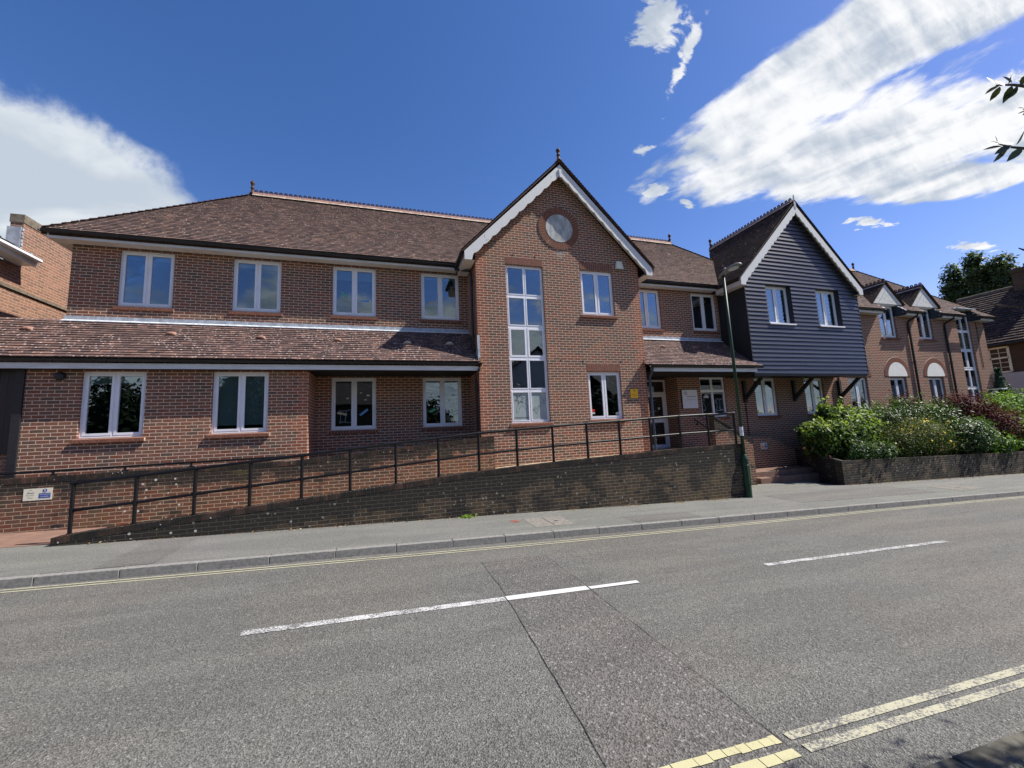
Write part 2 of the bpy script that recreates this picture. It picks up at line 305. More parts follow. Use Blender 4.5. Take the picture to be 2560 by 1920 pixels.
def leafmat(name, a, b, c_, rough=0.5, spec=0.25, trans=0.35):
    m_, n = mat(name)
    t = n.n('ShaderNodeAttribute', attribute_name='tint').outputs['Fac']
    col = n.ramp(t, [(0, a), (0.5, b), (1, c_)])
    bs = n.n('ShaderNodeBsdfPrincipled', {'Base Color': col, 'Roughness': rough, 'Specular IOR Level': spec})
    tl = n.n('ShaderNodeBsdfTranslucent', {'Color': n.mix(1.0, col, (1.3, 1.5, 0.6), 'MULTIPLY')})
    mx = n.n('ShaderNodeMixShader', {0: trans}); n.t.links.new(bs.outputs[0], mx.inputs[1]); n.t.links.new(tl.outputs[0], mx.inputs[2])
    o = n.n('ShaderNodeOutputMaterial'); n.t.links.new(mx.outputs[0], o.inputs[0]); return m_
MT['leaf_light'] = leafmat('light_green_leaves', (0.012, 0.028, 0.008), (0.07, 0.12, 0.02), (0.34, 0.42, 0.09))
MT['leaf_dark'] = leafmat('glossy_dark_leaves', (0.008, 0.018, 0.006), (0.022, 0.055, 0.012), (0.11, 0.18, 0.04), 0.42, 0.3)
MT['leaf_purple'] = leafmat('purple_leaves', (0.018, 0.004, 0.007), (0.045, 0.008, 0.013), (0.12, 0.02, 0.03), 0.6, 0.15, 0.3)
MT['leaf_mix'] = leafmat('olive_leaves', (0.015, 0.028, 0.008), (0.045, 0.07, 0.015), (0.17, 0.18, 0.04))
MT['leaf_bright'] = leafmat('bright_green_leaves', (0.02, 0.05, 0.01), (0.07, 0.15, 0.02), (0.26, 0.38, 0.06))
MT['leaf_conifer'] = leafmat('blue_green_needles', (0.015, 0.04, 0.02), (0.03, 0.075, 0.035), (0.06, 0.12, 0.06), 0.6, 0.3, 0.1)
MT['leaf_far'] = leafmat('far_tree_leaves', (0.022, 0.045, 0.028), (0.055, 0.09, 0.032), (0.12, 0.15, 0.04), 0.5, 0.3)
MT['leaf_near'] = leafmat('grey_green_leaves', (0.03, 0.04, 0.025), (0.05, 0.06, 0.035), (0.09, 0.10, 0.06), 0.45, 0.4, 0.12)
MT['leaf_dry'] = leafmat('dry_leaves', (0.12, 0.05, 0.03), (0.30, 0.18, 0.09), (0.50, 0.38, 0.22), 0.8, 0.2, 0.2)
def asphalt(name, base, warm, stone=0.5, scale=1.0, patch=False):
    m_, n = mat(name); p = n.pos(); x, y, z = n.xyz(p)[:3]
    vo = n.n('ShaderNodeTexVoronoi', {'Vector': p, 'Scale': 110.0*scale, 'Randomness': 1.0})
    vo2 = n.n('ShaderNodeTexVoronoi', {'Vector': p, 'Scale': 46.0*scale, 'Randomness': 1.0})
    r1 = n.xyz(vo.outputs['Color'])[0]; r2_ = n.xyz(vo2.outputs['Color'])[1]
    big = n.noise(p, 0.35, 5, 0.6); mid = n.noise(n.vec(n.m('MULTIPLY', x, 0.35), n.m('MULTIPLY', y, 2.2), 0.0), 1.0, 4, 0.55)
    c = n.mix(r1, tuple(v*0.52 for v in base), tuple(v*1.55 for v in base))
    c = n.mix(n.ss(big, 0.35, 0.65), c, n.mix(1.0, c, warm, 'MULTIPLY'))
    c = n.mix(n.m('MULTIPLY', n.ss(mid, 0.40, 0.62), 0.40), c, n.mix(1.0, c, (1.45, 1.43, 1.38), 'MULTIPLY'))
    oil = n.noise(n.vec(n.m('MULTIPLY', x, 0.8), n.m('MULTIPLY', y, 1.3), 4.0), 1.3, 6, 0.7, 0.6)
    c = n.mix(n.m('MULTIPLY', n.ss(oil, 0.56, 0.70), 0.35), c, n.mix(1.0, c, (0.62, 0.62, 0.62), 'MULTIPLY'))
    s1 = n.m('MULTIPLY', n.m('GREATER_THAN', r2_, 0.92 - 0.12*stone), n.ss(vo2.outputs['Distance'], 0.42, 0.25))
    c = n.mix(n.m('MULTIPLY', s1, 0.5), c, (0.40, 0.38, 0.34))
    s2 = n.m('MULTIPLY', n.m('LESS_THAN', r2_, 0.12), n.ss(vo2.outputs['Distance'], 0.45, 0.25))
    c = n.mix(n.m('MULTIPLY', s2, 0.6), c, tuple(v*0.35 for v in base))
    ck = n.n('ShaderNodeTexVoronoi', {'Vector': n.n('ShaderNodeVectorMath', {0: p, 1: (0.0, 0.0, 0.0)}, operation='ADD').outputs[0], 'Scale': 0.7}, feature='DISTANCE_TO_EDGE')
    h = n.m('ADD', vo.outputs['Distance'], n.m('MULTIPLY', vo2.outputs['Distance'], 0.6))
    n.out(c, 0.82, 0.35, n.bump(h, 0.9, 0.008)); return m_
MT['road'] = asphalt('worn_asphalt', (0.114, 0.1135, 0.104), (1.05, 1.0, 0.95))
MT['patch'] = asphalt('coarse_asphalt_patch', (0.100, 0.096, 0.090), (1.05, 1.0, 0.95), 0.8, 0.75)
MT['pave'] = asphalt('footway_asphalt', (0.165, 0.162, 0.150), (1.0, 1.04, 0.98), 0.2, 1.5)
MT['jointdark'] = simple('dark_joint_sealant', (0.035, 0.033, 0.03), 0.8, 0.2)
MT['pave2'] = asphalt('footway_repair_asphalt', (0.138, 0.134, 0.124), (1.0, 1.0, 0.97), 0.3, 1.4)
MT['pavedark'] = asphalt('mossy_footway_asphalt', (0.10, 0.095, 0.075), (0.9, 1.0, 0.8), 0.4, 1.0)
MT['grass'] = simple('rough_grass_ground', (0.05, 0.07, 0.025), 0.95, 0.1, 3, 0.3)
MT['kerb'] = simple('concrete_kerb', (0.225, 0.218, 0.20), 0.9, 0.2, 22, 0.2, 0.4)
MT['kerbnear'] = simple('mossy_kerb', (0.095, 0.09, 0.072), 0.9, 0.2, 10, 0.4, 0.5)
MT['cover'] = simple('concrete_cover', (0.20, 0.185, 0.16), 0.9, 0.2, 14, 0.25, 0.3)
MT['coverred'] = simple('rusty_red_cover', (0.24, 0.10, 0.07), 0.9, 0.2, 14, 0.35, 0.3)
def paviour():
    m_, n = mat('red_brick_paving'); p = n.pos(); x, y, z = n.xyz(p)[:3]
    br = n.n('ShaderNodeTexBrick', {'Vector': n.vec(x, y, 0), 'Color1': (0.24, 0.145, 0.11), 'Color2': (0.19, 0.115, 0.09), 'Mortar': (0.16, 0.12, 0.09), 'Scale': 1.0, 'Mortar Size': 0.004, 'Brick Width': 0.21, 'Row Height': 0.105})
    n.out(n.mix(1.0, br.outputs[0], n.mix(n.noise(p, 6, 4), (0.75, 0.75, 0.75), (1.25, 1.25, 1.2)), 'MULTIPLY'), 0.85, 0.2); return m_
MT['paviour'] = paviour()
def marking(name, col, wear, under=(0.13, 0.125, 0.12)):
    m_, n = mat(name); p = n.pos()
    a = n.noise(p, 55, 5, 0.7); b = n.noise(p, 4.0, 3, 0.5)
    k = n.ss(n.m('ADD', n.m('MULTIPLY', a, 0.75), n.m('MULTIPLY', b, 0.3)), wear, wear+0.05)
    vo = n.n('ShaderNodeTexVoronoi', {'Vector': p, 'Scale': 110.0})
    g = n.mix(n.xyz(vo.outputs['Color'])[0], tuple(v*0.6 for v in under), tuple(v*1.5 for v in under))
    n.out(n.mix(k, g, n.mix(b, tuple(v*0.8 for v in col), col)), 0.75, 0.3, n.bump(a, 0.4, 0.004)); return m_
MT['paintwhite'] = marking('worn_white_paint', (0.55, 0.55, 0.53), 0.50)
MT['paintwhite2'] = marking('fresh_white_paint', (0.60, 0.60, 0.58), 0.34)
MT['paintyellow'] = marking('worn_yellow_paint', (0.46, 0.44, 0.30), 0.42)
MT['paintyellow3'] = marking('rubbed_yellow_paint', (0.44, 0.42, 0.30), 0.475)
MT['paintyellow2'] = marking('thick_yellow_paint', (0.50, 0.47, 0.27), 0.38)

# ------------------------------------------------------------------ mesh helpers
class MB:
    def __init__(s): s.v = []; s.f = []; s.mi = []; s.t = []
    def add(s, vs, fs, mi=0, t=0.5):
        o = len(s.v); s.v += [tuple(q) for q in vs]; s.f += [tuple(i+o for i in q) for q in fs]; s.mi += [mi]*len(fs); s.t += [t]*len(vs)
    def quad(s, a, b, c, d_, mi=0, t=0.5): s.add([a, b, c, d_], [(0, 1, 2, 3)], mi, t)
    def box(s, x0, y0, z0, x1, y1, z1, mi=0):
        s.add([(x0, y0, z0), (x1, y0, z0), (x1, y1, z0), (x0, y1, z0), (x0, y0, z1), (x1, y0, z1), (x1, y1, z1), (x0, y1, z1)],
              [(0, 3, 2, 1), (4, 5, 6, 7), (0, 1, 5, 4), (1, 2, 6, 5), (2, 3, 7, 6), (3, 0, 4, 7)], mi)
    def hexa(s, lo, hi, mi=0):   # two rings of four points
        s.add(list(lo)+list(hi), [(0, 3, 2, 1), (4, 5, 6, 7), (0, 1, 5, 4), (1, 2, 6, 5), (2, 3, 7, 6), (3, 0, 4, 7)], mi)
    def prism(s, poly, ax, a0, a1, mi=0):   # poly of 2D points extruded along axis ax
        k = len(poly)
        def P(q, a): return {'x': (a, q[0], q[1]), 'y': (q[0], a, q[1]), 'z': (q[0], q[1], a)}[ax]
        s.add([P(q, a0) for q in poly]+[P(q, a1) for q in poly], [tuple(range(k))[::-1], tuple(range(k, 2*k))]+[(i, (i+1) % k, k+(i+1) % k, k+i) for i in range(k)], mi)
    def tube(s, pts, rad, n_=8, mi=0, cap=True):
        pts = [Vector(p) for p in pts]; rads = rad if isinstance(rad, (list, tuple)) else [rad]*len(pts)
        rings = []
        for i, p in enumerate(pts):
            a = pts[max(i-1, 0)]; b = pts[min(i+1, len(pts)-1)]; dr = (b-a).normalized()
            up = Vector((0, 0, 1)) if abs(dr.z) < 0.9 else Vector((1, 0, 0))
            e1 = dr.cross(up).normalized(); e2 = dr.cross(e1).normalized()
            rings.append([p + (e1*math.cos(k*2*math.pi/n_) + e2*math.sin(k*2*math.pi/n_))*rads[i] for k in range(n_)])
        vs = [q for rg in rings for q in rg]; fs = []
        for i in range(len(rings)-1):
            for k in range(n_): fs.append((i*n_+k, i*n_+(k+1) % n_, (i+1)*n_+(k+1) % n_, (i+1)*n_+k))
        if cap: fs += [tuple(range(n_))[::-1], tuple(range((len(rings)-1)*n_, len(rings)*n_))]
        s.add(vs, fs, mi)
    def lathe(s, prof, cx, cy, n_=12, mi=0): s.tube([(cx, cy, z) for r_, z in prof], [max(r_, 0.002) for r_, z in prof], n_, mi)
    def build(s, name, m_=None, parent=None, smooth=False, bevel=0.0, attr=False):
        me = bpy.data.meshes.new(name); me.from_pydata(s.v, [], s.f)
        for q in (m_ if isinstance(m_, (list, tuple)) else [m_]): me.materials.append(MT[q] if isinstance(q, str) else q)
        if any(s.mi): me.polygons.foreach_set('material_index', s.mi)
        if smooth: me.polygons.foreach_set('use_smooth', [True]*len(s.f))
        if attr:
            a = me.attributes.new('tint', 'FLOAT', 'POINT'); a.data.foreach_set('value', s.t)
        me.update()
        o = bpy.data.objects.new(name, me); C.objects.link(o); attach(o, parent)
        if bevel:
            b = o.modifiers.new('bevel', 'BEVEL'); b.width = bevel; b.segments = 1; b.limit_method = 'ANGLE'
        return o
def attach(o, parent):
    if parent is None: return
    o.parent = parent
    w = Matrix.Identity(4); q = parent
    while q is not None: w = q.matrix_basis @ w if q.parent is None else w; q = q.parent
    if parent.parent is None: o.matrix_parent_inverse = Matrix.Translation(-parent.location)
def tag(o, label=None, cat=None, group=None, kind=None):
    if label: o['label'] = label
    if cat: o['category'] = cat
    if group: o['group'] = group
    if kind: o['kind'] = kind
    return o
def thing(name, loc, label, cat, group=None):
    o = bpy.data.objects.new(name, None); o.empty_display_size = 0.3; C.objects.link(o); o.location = loc
    return tag(o, label, cat, group)
def text_mesh(name, s_, size, origin, ux, uy, m_, parent, bold=0.0):
    cu = bpy.data.curves.new(name, 'FONT'); cu.body = s_; cu.size = size; cu.align_x = 'CENTER'; cu.offset = bold; cu.resolution_u = 2
    tmp = bpy.data.objects.new('tmp', cu); C.objects.link(tmp)
    me = bpy.data.meshes.new_from_object(tmp.evaluated_get(bpy.context.evaluated_depsgraph_get()))
    bpy.data.objects.remove(tmp); bpy.data.curves.remove(cu)
    o_ = Vector(origin); ux = Vector(ux); uy = Vector(uy)
    for v in me.vertices: v.co = o_ + ux*v.co.x + uy*v.co.y
    me.name = name; me.materials.clear(); me.materials.append(MT[m_])
    o = bpy.data.objects.new(name, me); C.objects.link(o); attach(o, parent); return o

# ------------------------------------------------------------------ ground
gz = lambda x: -0.0291*x                                       # the street falls to the right
RY = lambda v, x: v - 0.0204*x                                 # offset v from the camera -> y
XS = [-120, -60, -30, -20, -14, -10, -8] + list(range(-7, 31)) + [34, 40, 50, 60]
def strip(name, v0, v1, z0, z1, m_, x0=-120, x1=60, lift=0.0):
    b = MB(); xs = [x for x in XS if x0 < x < x1]; xs = [x0]+xs+[x1]
    for a, c in zip(xs, xs[1:]):
        b.quad((a, RY(v0, a), z0+gz(a)+lift), (c, RY(v0, c), z0+gz(c)+lift), (c, RY(v1, c), z1+gz(c)+lift), (a, RY(v1, a), z1+gz(a)+lift))
    return b.build(name, m_)
b = MB()
for a, c in ((-900, -120), (-120, 60), (60, 900)):
    za = -1.98+gz(max(-120, min(60, a))); zc = -1.98+gz(max(-120, min(60, c)))
    b.quad((a, -900, za), (c, -900, zc), (c, 900, zc), (a, 900, za))
tag(b.build('ground', 'grass'), kind='structure')
tag(strip('road', 1.60, 7.10, -1.84, -1.84, 'road'), kind='structure')
KF = -1.725
def pavement():
    b = MB(); xs = [-120, -60, -30, -20, -14, -10, -8] + [i*0.5 for i in range(-14, 61)] + [34, 40, 50, 60]
    for a, c in zip(xs, xs[1:]):
        def ln(x, v): return (x, RY(v, x), KF+gz(x)+0.02*(v-7.18))
        def far(x): return 9.55 if x > 13.6 else (11.6 if x >= 9.0 else 8.95)
        for v0, v1 in ((7.18, 8.0), (8.0, 8.8), (8.8, far((a+c)/2))): b.quad(ln(a, v0), ln(c, v0), ln(c, v1), ln(a, v1))
    return b.build('pavement', 'pave')
tag(pavement(), kind='structure')
b = MB()
def pvq(x, v, h=0.004): return (x, RY(v, x), KF+gz(x)+0.02*(v-7.18)+h)
for a, c, v0, v1 in ((9.7, 14.6, 7.72, 8.9), (-3.9, -3.2, 7.2, 8.6), (4.7, 6.3, 7.25, 7.75)):
    k_ = 8
    for i in range(k_):
        p0, p1 = a+(c-a)*i/k_, a+(c-a)*(i+1)/k_; b.quad(pvq(p0, v0), pvq(p1, v0), pvq(p1, v1), pvq(p0, v1))
tag(b.build('footway_patches', 'pave2'), kind='structure')
tag(strip('near_pavement', -1.2, 1.53, -1.745, -1.74, 'pavedark'), kind='structure')
for nm, v0, v1, hi in (('kerb', 7.05, 7.18, KF), ('kerb', 1.53, 1.655, -1.735)):
    b = MB(); x = -20.0
    while x < 45:
        L = 0.915; j = random.uniform(-0.002, 0.002); j2 = random.uniform(-0.002, 0.002)
        zt0, zt1 = hi+gz(x)+j, hi+gz(x+L)+j
        fr = 0.012 if v0 > 5 else 0.0
        lo = [(x+0.002, RY(v0, x)+j2, zt0-0.3), (x+L-0.002, RY(v0, x+L)+j2, zt1-0.3), (x+L-0.002, RY(v1, x+L), zt1-0.3), (x+0.002, RY(v1, x), zt0-0.3)]
        hi_ = [(x+0.004, RY(v0+fr, x)+j2, zt0), (x+L-0.004, RY(v0+fr, x+L)+j2, zt1), (x+L-0.004, RY(v1, x+L), zt1), (x+0.004, RY(v1, x), zt0)]
        b.hexa(lo, hi_); x += L
    o = b.build(nm, 'kerb' if v0 > 5 else 'kerbnear', bevel=0.007); tag(o, kind='structure')
def marks(name, segs, m_, lift):
    b = MB()
    for x0, x1, v0, v1 in segs:
        k = max(1, int((x1-x0)/0.8)); 
        for i in range(k):
            a, c = x0+(x1-x0)*i/k, x0+(x1-x0)*(i+1)/k
            b.quad((a, RY(v0, a), -1.84+gz(a)+lift), (c, RY(v0, c), -1.84+gz(c)+lift), (c, RY(v1, c), -1.84+gz(c)+lift), (a, RY(v1, a), -1.84+gz(a)+lift))
    return tag(b.build(name, m_), kind='structure')
b = MB()          # reinstated trench across the carriageway with sealed edges
N = 26; L_, R_ = [], []
for i in range(N+1):
    v = 1.77+(6.12-1.77)*i/N
    xl = 1.13+0.19*min(1, (v-1.77)/3.2)+random.uniform(-0.006, 0.006); xr = 2.24+0.09*min(1, (v-1.77)/3)+random.uniform(-0.010, 0.010)
    L_.append((xl, RY(v, xl), -1.836+gz(xl))); R_.append((xr, RY(v, xr), -1.836+gz(xr)))
for i in range(N): b.quad(L_[i], R_[i], R_[i+1], L_[i+1])
tag(b.build('road_patch', 'patch'), kind='structure')
b = MB()
for side, w in ((L_, 0.0035), (R_, 0.0055)):
    for i in range(N):
        ww = w*random.uniform(0.4, 1.3)*(1.0 if i < 18 else 0.6)
        a, c = Vector(side[i]), Vector(side[i+1]); o_ = Vector((ww, 0, 0)); z = Vector((0, 0, 0.004))
        b.quad(a-o_/2+z, a+o_/2+z, c+o_/2+z, c-o_/2+z)
tag(b.build('road_joint', 'jointdark'), kind='structure')
marks('centre_line', [(-1.35, 1.28, 4.64, 4.75), (5.05, 8.85, 4.64, 4.73), (11.15, 15.0, 4.65, 4.75), (17.4, 21.2, 4.65, 4.75), (-14.0, -10.0, 4.65, 4.75)], 'paintwhite', 0.005)
marks('patched_centre_line', [(1.29, 2.31, 4.63, 4.75), (2.33, 3.0, 4.64, 4.72)], 'paintwhite2', 0.009)
ys = [(-20, 6.92), (-4.7, 6.92), (-2.1, 6.86), (2.0, 6.78), (6.4, 6.78), (10.3, 6.88), (16.4, 6.88), (45, 6.9)]
sg = []
for (a, va), (c, vc) in zip(ys, ys[1:]):
    k = max(1, int((c-a)/1.0))
    for i in range(k):
        x0, x1 = a+(c-a)*i/k, a+(c-a)*(i+1)/k; v = va+(vc-va)*(i+.5)/k
        sg += [(x0, x1, v-0.065, v-0.02), (x0, x1, v+0.035, v+0.08)]
b = MB()
for k_ in (0, 1):
    for (a, va), (c, vc) in zip(ys, ys[1:]):
        o0 = (-0.065, 0.035)[k_]; o1 = o0+0.034
        kk = max(1, int((c-a)/2))
        for i in range(kk):
            t0, t1 = i/kk, (i+1)/kk; x0, x1 = a+(c-a)*t0, a+(c-a)*t1; w0, w1 = va+(vc-va)*t0, va+(vc-va)*t1
            b.quad((x0, RY(w0+o0, x0), -1.835+gz(x0)), (x1, RY(w1+o0, x1), -1.835+gz(x1)), (x1, RY(w1+o1, x1), -1.835+gz(x1)), (x0, RY(w0+o1, x0), -1.835+gz(x0)))
tag(b.build('far_yellow_lines', 'paintyellow'), kind='structure')
marks('near_yellow_lines', [(2.31, 30, 2.105, 2.165), (2.33, 30, 2.00, 2.06), (-20, 1.1, 2.105, 2.165), (-20, 1.1, 2.00, 2.06)], 'paintyellow3', 0.005)
sg = []; x = 1.18
while x < 2.22:
    w_ = random.uniform(0.07, 0.16); sg += [(x, min(x+w_, 2.235), 2.105+random.uniform(-.008, .008), 2.165+random.uniform(-.006, .006))]; x += w_+random.uniform(0.002, 0.007)
x = 1.30
while x < 2.22:
    w_ = random.uniform(0.10, 0.2); sg += [(x, min(x+w_, 2.245), 1.985+random.uniform(-.008, .008), 2.05+random.uniform(-.006, .006))]; x += w_+random.uniform(0.002, 0.006)
marks('patched_yellow_lines', sg, 'paintyellow2', 0.009)
def cover(x0, x1, v0, v1, m_, label):
    b = MB(); z = lambda x, v: KF+gz(x)+0.02*(v-7.18)
    def q(x, v, h): return (x, RY(v, x), z(x, v)+h)
    def slab(a, c, e, g_, h, mi): b.hexa([q(a, e, -.03), q(c, e, -.03), q(c, g_, -.03), q(a, g_, -.03)], [q(a, e, h), q(c, e, h), q(c, g_, h), q(a, g_, h)], mi)
    slab(x0, x1, v0, v1, 0.004, 0); 
    if x1-x0 > .5: slab((x0+x1)/2-.006, (x0+x1)/2+.006, v0+.03, v1-.03, 0.0065, 1); slab((x0+x1)/2+.12, (x0+x1)/2+.22, (v0+v1)/2-.02, (v0+v1)/2+.02, 0.0065, 1)
    else: slab(x0+.03, x1-.03, v0+.03, v1-.03, 0.0065, 1)
    return tag(b.build('utility_cover', [m_, 'ink' if x1-x0 > .5 else 'coverred']), label, 'utility cover')
cover(2.68, 3.50, 7.48, 8.22, 'cover', 'square concrete utility cover in the footway beside the long ramp wall')
cover(15.5, 16.6, 7.72, 8.43, 'cover', 'large pale utility cover in the footway in front of the planted wall')
cover(2.38, 2.55, 7.99, 8.16, 'coverred', 'small rusty red stopcock cover in the footway near the concrete cover')

# ------------------------------------------------------------------ the office building
OB = thing('office_building', (5.1, 11.0, -1.6), 'long two storey brown brick building with tiled roofs, pointed brick gable and black boarded wing', 'building')
B0 = -2.4
def wall_y(m_, x0, x1, z0, z1, y, ops, depth=0.09, mi=0):
    ops = [(max(a, x0), min(b_, x1), max(c, z0), min(d_, z1), z1 < d_) for a, b_, c, d_ in ops if b_ > x0 and a < x1 and d_ > z0 and c < z1]
    xs = sorted({x0, x1, *[o[0] for o in ops], *[o[1] for o in ops]}); zs = sorted({z0, z1, *[o[2] for o in ops], *[o[3] for o in ops]})
    for a, b_ in zip(xs, xs[1:]):
        for c, d_ in zip(zs, zs[1:]):
            if any(o[0] <= (a+b_)/2 <= o[1] and o[2] <= (c+d_)/2 <= o[3] for o in ops): continue
            m_.quad((a, y, c), (b_, y, c), (b_, y, d_), (a, y, d_), mi)
    for a, b_, c, d_, cut in ops:
        e = y+depth
        m_.quad((a, y, c), (a, y, d_), (a, e, d_), (a, e, c), mi); m_.quad((b_, y, c), (b_, e, c), (b_, e, d_), (b_, y, d_), mi)
        m_.quad((a, y, c), (a, e, c), (b_, e, c), (b_, y, c), mi)
        if not cut: m_.quad((a, y, d_), (b_, y, d_), (b_, e, d_), (a, e, d_), mi)
UP = (3.51, 4.955); LO = (0.285, 1.73)
w_left = [(-6.31, -5.18), (-3.89, -2.75), (-1.46, -0.30), (0.99, 2.14)]
main_ops = [(*w, *UP) for w in w_left] + [(*w_left[2], *LO), (*w_left[3], *LO)]
b = MB(); wall_y(b, -7.23, 2.42, B0, 4.99, 11.85, main_ops)
b.quad((-7.23, 20, B0), (-7.23, 11.85, B0), (-7.23, 11.85, 4.99), (-7.23, 20, 4.99))
b.build('wall', 'brick', OB)
b = MB(); lops = [(-6.28, -5.14, *LO), (-3.88, -2.73, *LO)]
wall_y(b, -7.20, -1.86, B0, 1.78, 10.87, lops); b.quad((-1.86, 10.87, B0), (-1.86, 11.85, B0), (-1.86, 11.85, 1.78), (-1.86, 10.87, 1.78))
b.quad((-7.20, 11.85, B0), (-7.20, 10.87, B0), (-7.20, 10.87, 1.78), (-7.20, 11.85, 1.78))
b.build('wall', 'lblock', OB)
TALL = (3.31, 4.47, 0.27, 4.90); BU = (5.71, 6.85, 3.50, 4.93); BL = (5.74, 6.87, 0.295, 1.73)
b = MB(); wall_y(b, 2.42, 7.80, B0, 4.99, 10.65, [TALL, BU, BL])
gx = 5.11
b.add([(2.42, 10.65, 4.99), (7.80, 10.65, 4.99), (7.80, 10.65, 5.18), (gx, 10.65, 8.02), (2.42, 10.65, 5.18)], [(0, 1, 2, 3, 4)])
b.quad((2.42, 11.85, B0), (2.42, 10.65, B0), (2.42, 10.65, 5.15), (2.42, 11.85, 5.15)); b.quad((7.80, 10.65, B0), (7.80, 12.6, B0), (7.80, 12.6, 5.15), (7.80, 10.65, 5.15))
b.build('gable_wall', 'bay', OB)
Rops = [(8.40, 9.53, *UP), (10.92, 12.06, *UP), (10.94, 12.09, 0.265, 1.735), (13.51, 14.63, 0.24, 1.70), (16.12, 17.22, 0.24, 1.70), (18.73, 19.87, 0.27, 1.72),
        (21.33, 22.45, 0.28, 1.72), (24.01, 25.13, 0.28, 1.72), (21.25, 22.38, 3.56, 5.06), (23.88, 24.98, 3.56, 5.06), (26.84, 27.98, 0.26, 5.0)]
b = MB(); wall_y(b, 7.80, 9.95, 1.78, 4.99, 11.85, Rops); wall_y(b, 9.95, 17.85, B0, 4.99, 11.85, Rops); wall_y(b, 17.85, 29.05, B0-.6, 4.57, 11.85, Rops)
b.quad((9.95, 12.6, B0), (9.95, 11.85, B0), (9.95, 11.85, 1.78), (9.95, 12.6, 1.78))
b.quad((29.05, 11.85, B0-.6), (29.05, 18.5, B0-.6), (29.05, 18.5, 4.57), (29.05, 11.85, 4.57))
b.quad((7.8, 12.6, B0), (9.95, 12.6, B0), (9.95, 12.6, 1.78), (7.8, 12.6, 1.78))
b.build('wall', 'brick', OB)
b = MB(); b.quad((29.05, 18.5, B0-.6), (-7.23, 18.5, B0), (-7.23, 18.5, 4.9), (29.05, 18.5, 4.6)); b.build('back_wall', 'brick', OB)
# movement joints / weep holes
for x, z in ((5.62, 2.04), (6.92, 2.04), (4.9, 2.08), (3.55, 5.20), (4.25, 5.20)): b = MB(); b.box(x-.006, 10.640, z-.035, x+.006, 10.652, z+.035); b.build('weep_hole', 'ink', OB)
for x in (-5.8, -4.2, -3.3, -2.0, -.9, .4, 1.6): b = MB(); b.box(x-.006, 11.84, 3.245, x+.006, 11.852, 3.30); b.build('weep_hole', 'ink', OB)

def arch_ring(b, cx, cz, r0, r1, a0, a1, y, k, dep=0.02, gap=0.012):
    for i in range(k):
        t0 = a0+(a1-a0)*i/k; t1 = a0+(a1-a0)*(i+1)/k
        g0 = gap/2/r0; g1 = gap/2/r1
        P = [(cx+r_*math.cos(t), cz+r_*math.sin(t)) for r_, t in ((r0, t0+g0), (r1, t0+g1), (r1, t1-g1), (r0, t1-g0))]
        b.prism(P, 'y', y-dep, y+0.03)
def disc(b, cx, cz, r_, y, a0=0, a1=2*math.pi, k=48, mi=0):
    full = a1-a0 > 6.2
    P = [(cx+r_*math.cos(a0+(a1-a0)*i/k), cz+r_*math.sin(a0+(a1-a0)*i/k)) for i in range(k if full else k+1)]
    b.prism(P, 'y', y, y+0.04, mi)
cx, cz = 5.09, 6.195
b = MB(); disc(b, cx, cz, 0.684, 10.640, mi=0); o = b.build('roundel_bed', 'mortar', OB)
b = MB(); arch_ring(b, cx, cz, 0.455, 0.675, 0, 2*math.pi, 10.65, 44, 0.022); rr = b.build('brick_roundel', 'red', OB)
b = MB(); disc(b, cx, cz, 0.45, 10.622); o = b.build('round_plaque', 'plaque', OB)

def soldier(x0, x1, z, y, h=0.215, mult=1):
    b = MB(); k = round((x1-x0)/0.075); w = (x1-x0)/k
    for i in range(k): b.box(x0+i*w+0.005, y-0.004-random.uniform(0, .002), z, x0+(i+1)*w-0.005, y+0.05, z+h)
    b.box(x0, y-0.0015, z-.002, x1, y+0.05, z+h+.002, 1)
    return b.build('lintel', ['red', 'mortar'], OB)
soldier(3.31, 4.47, 4.915, 10.65); soldier(5.71, 6.85, 4.945, 10.65); soldier(5.72, 6.89, 1.745, 10.65)

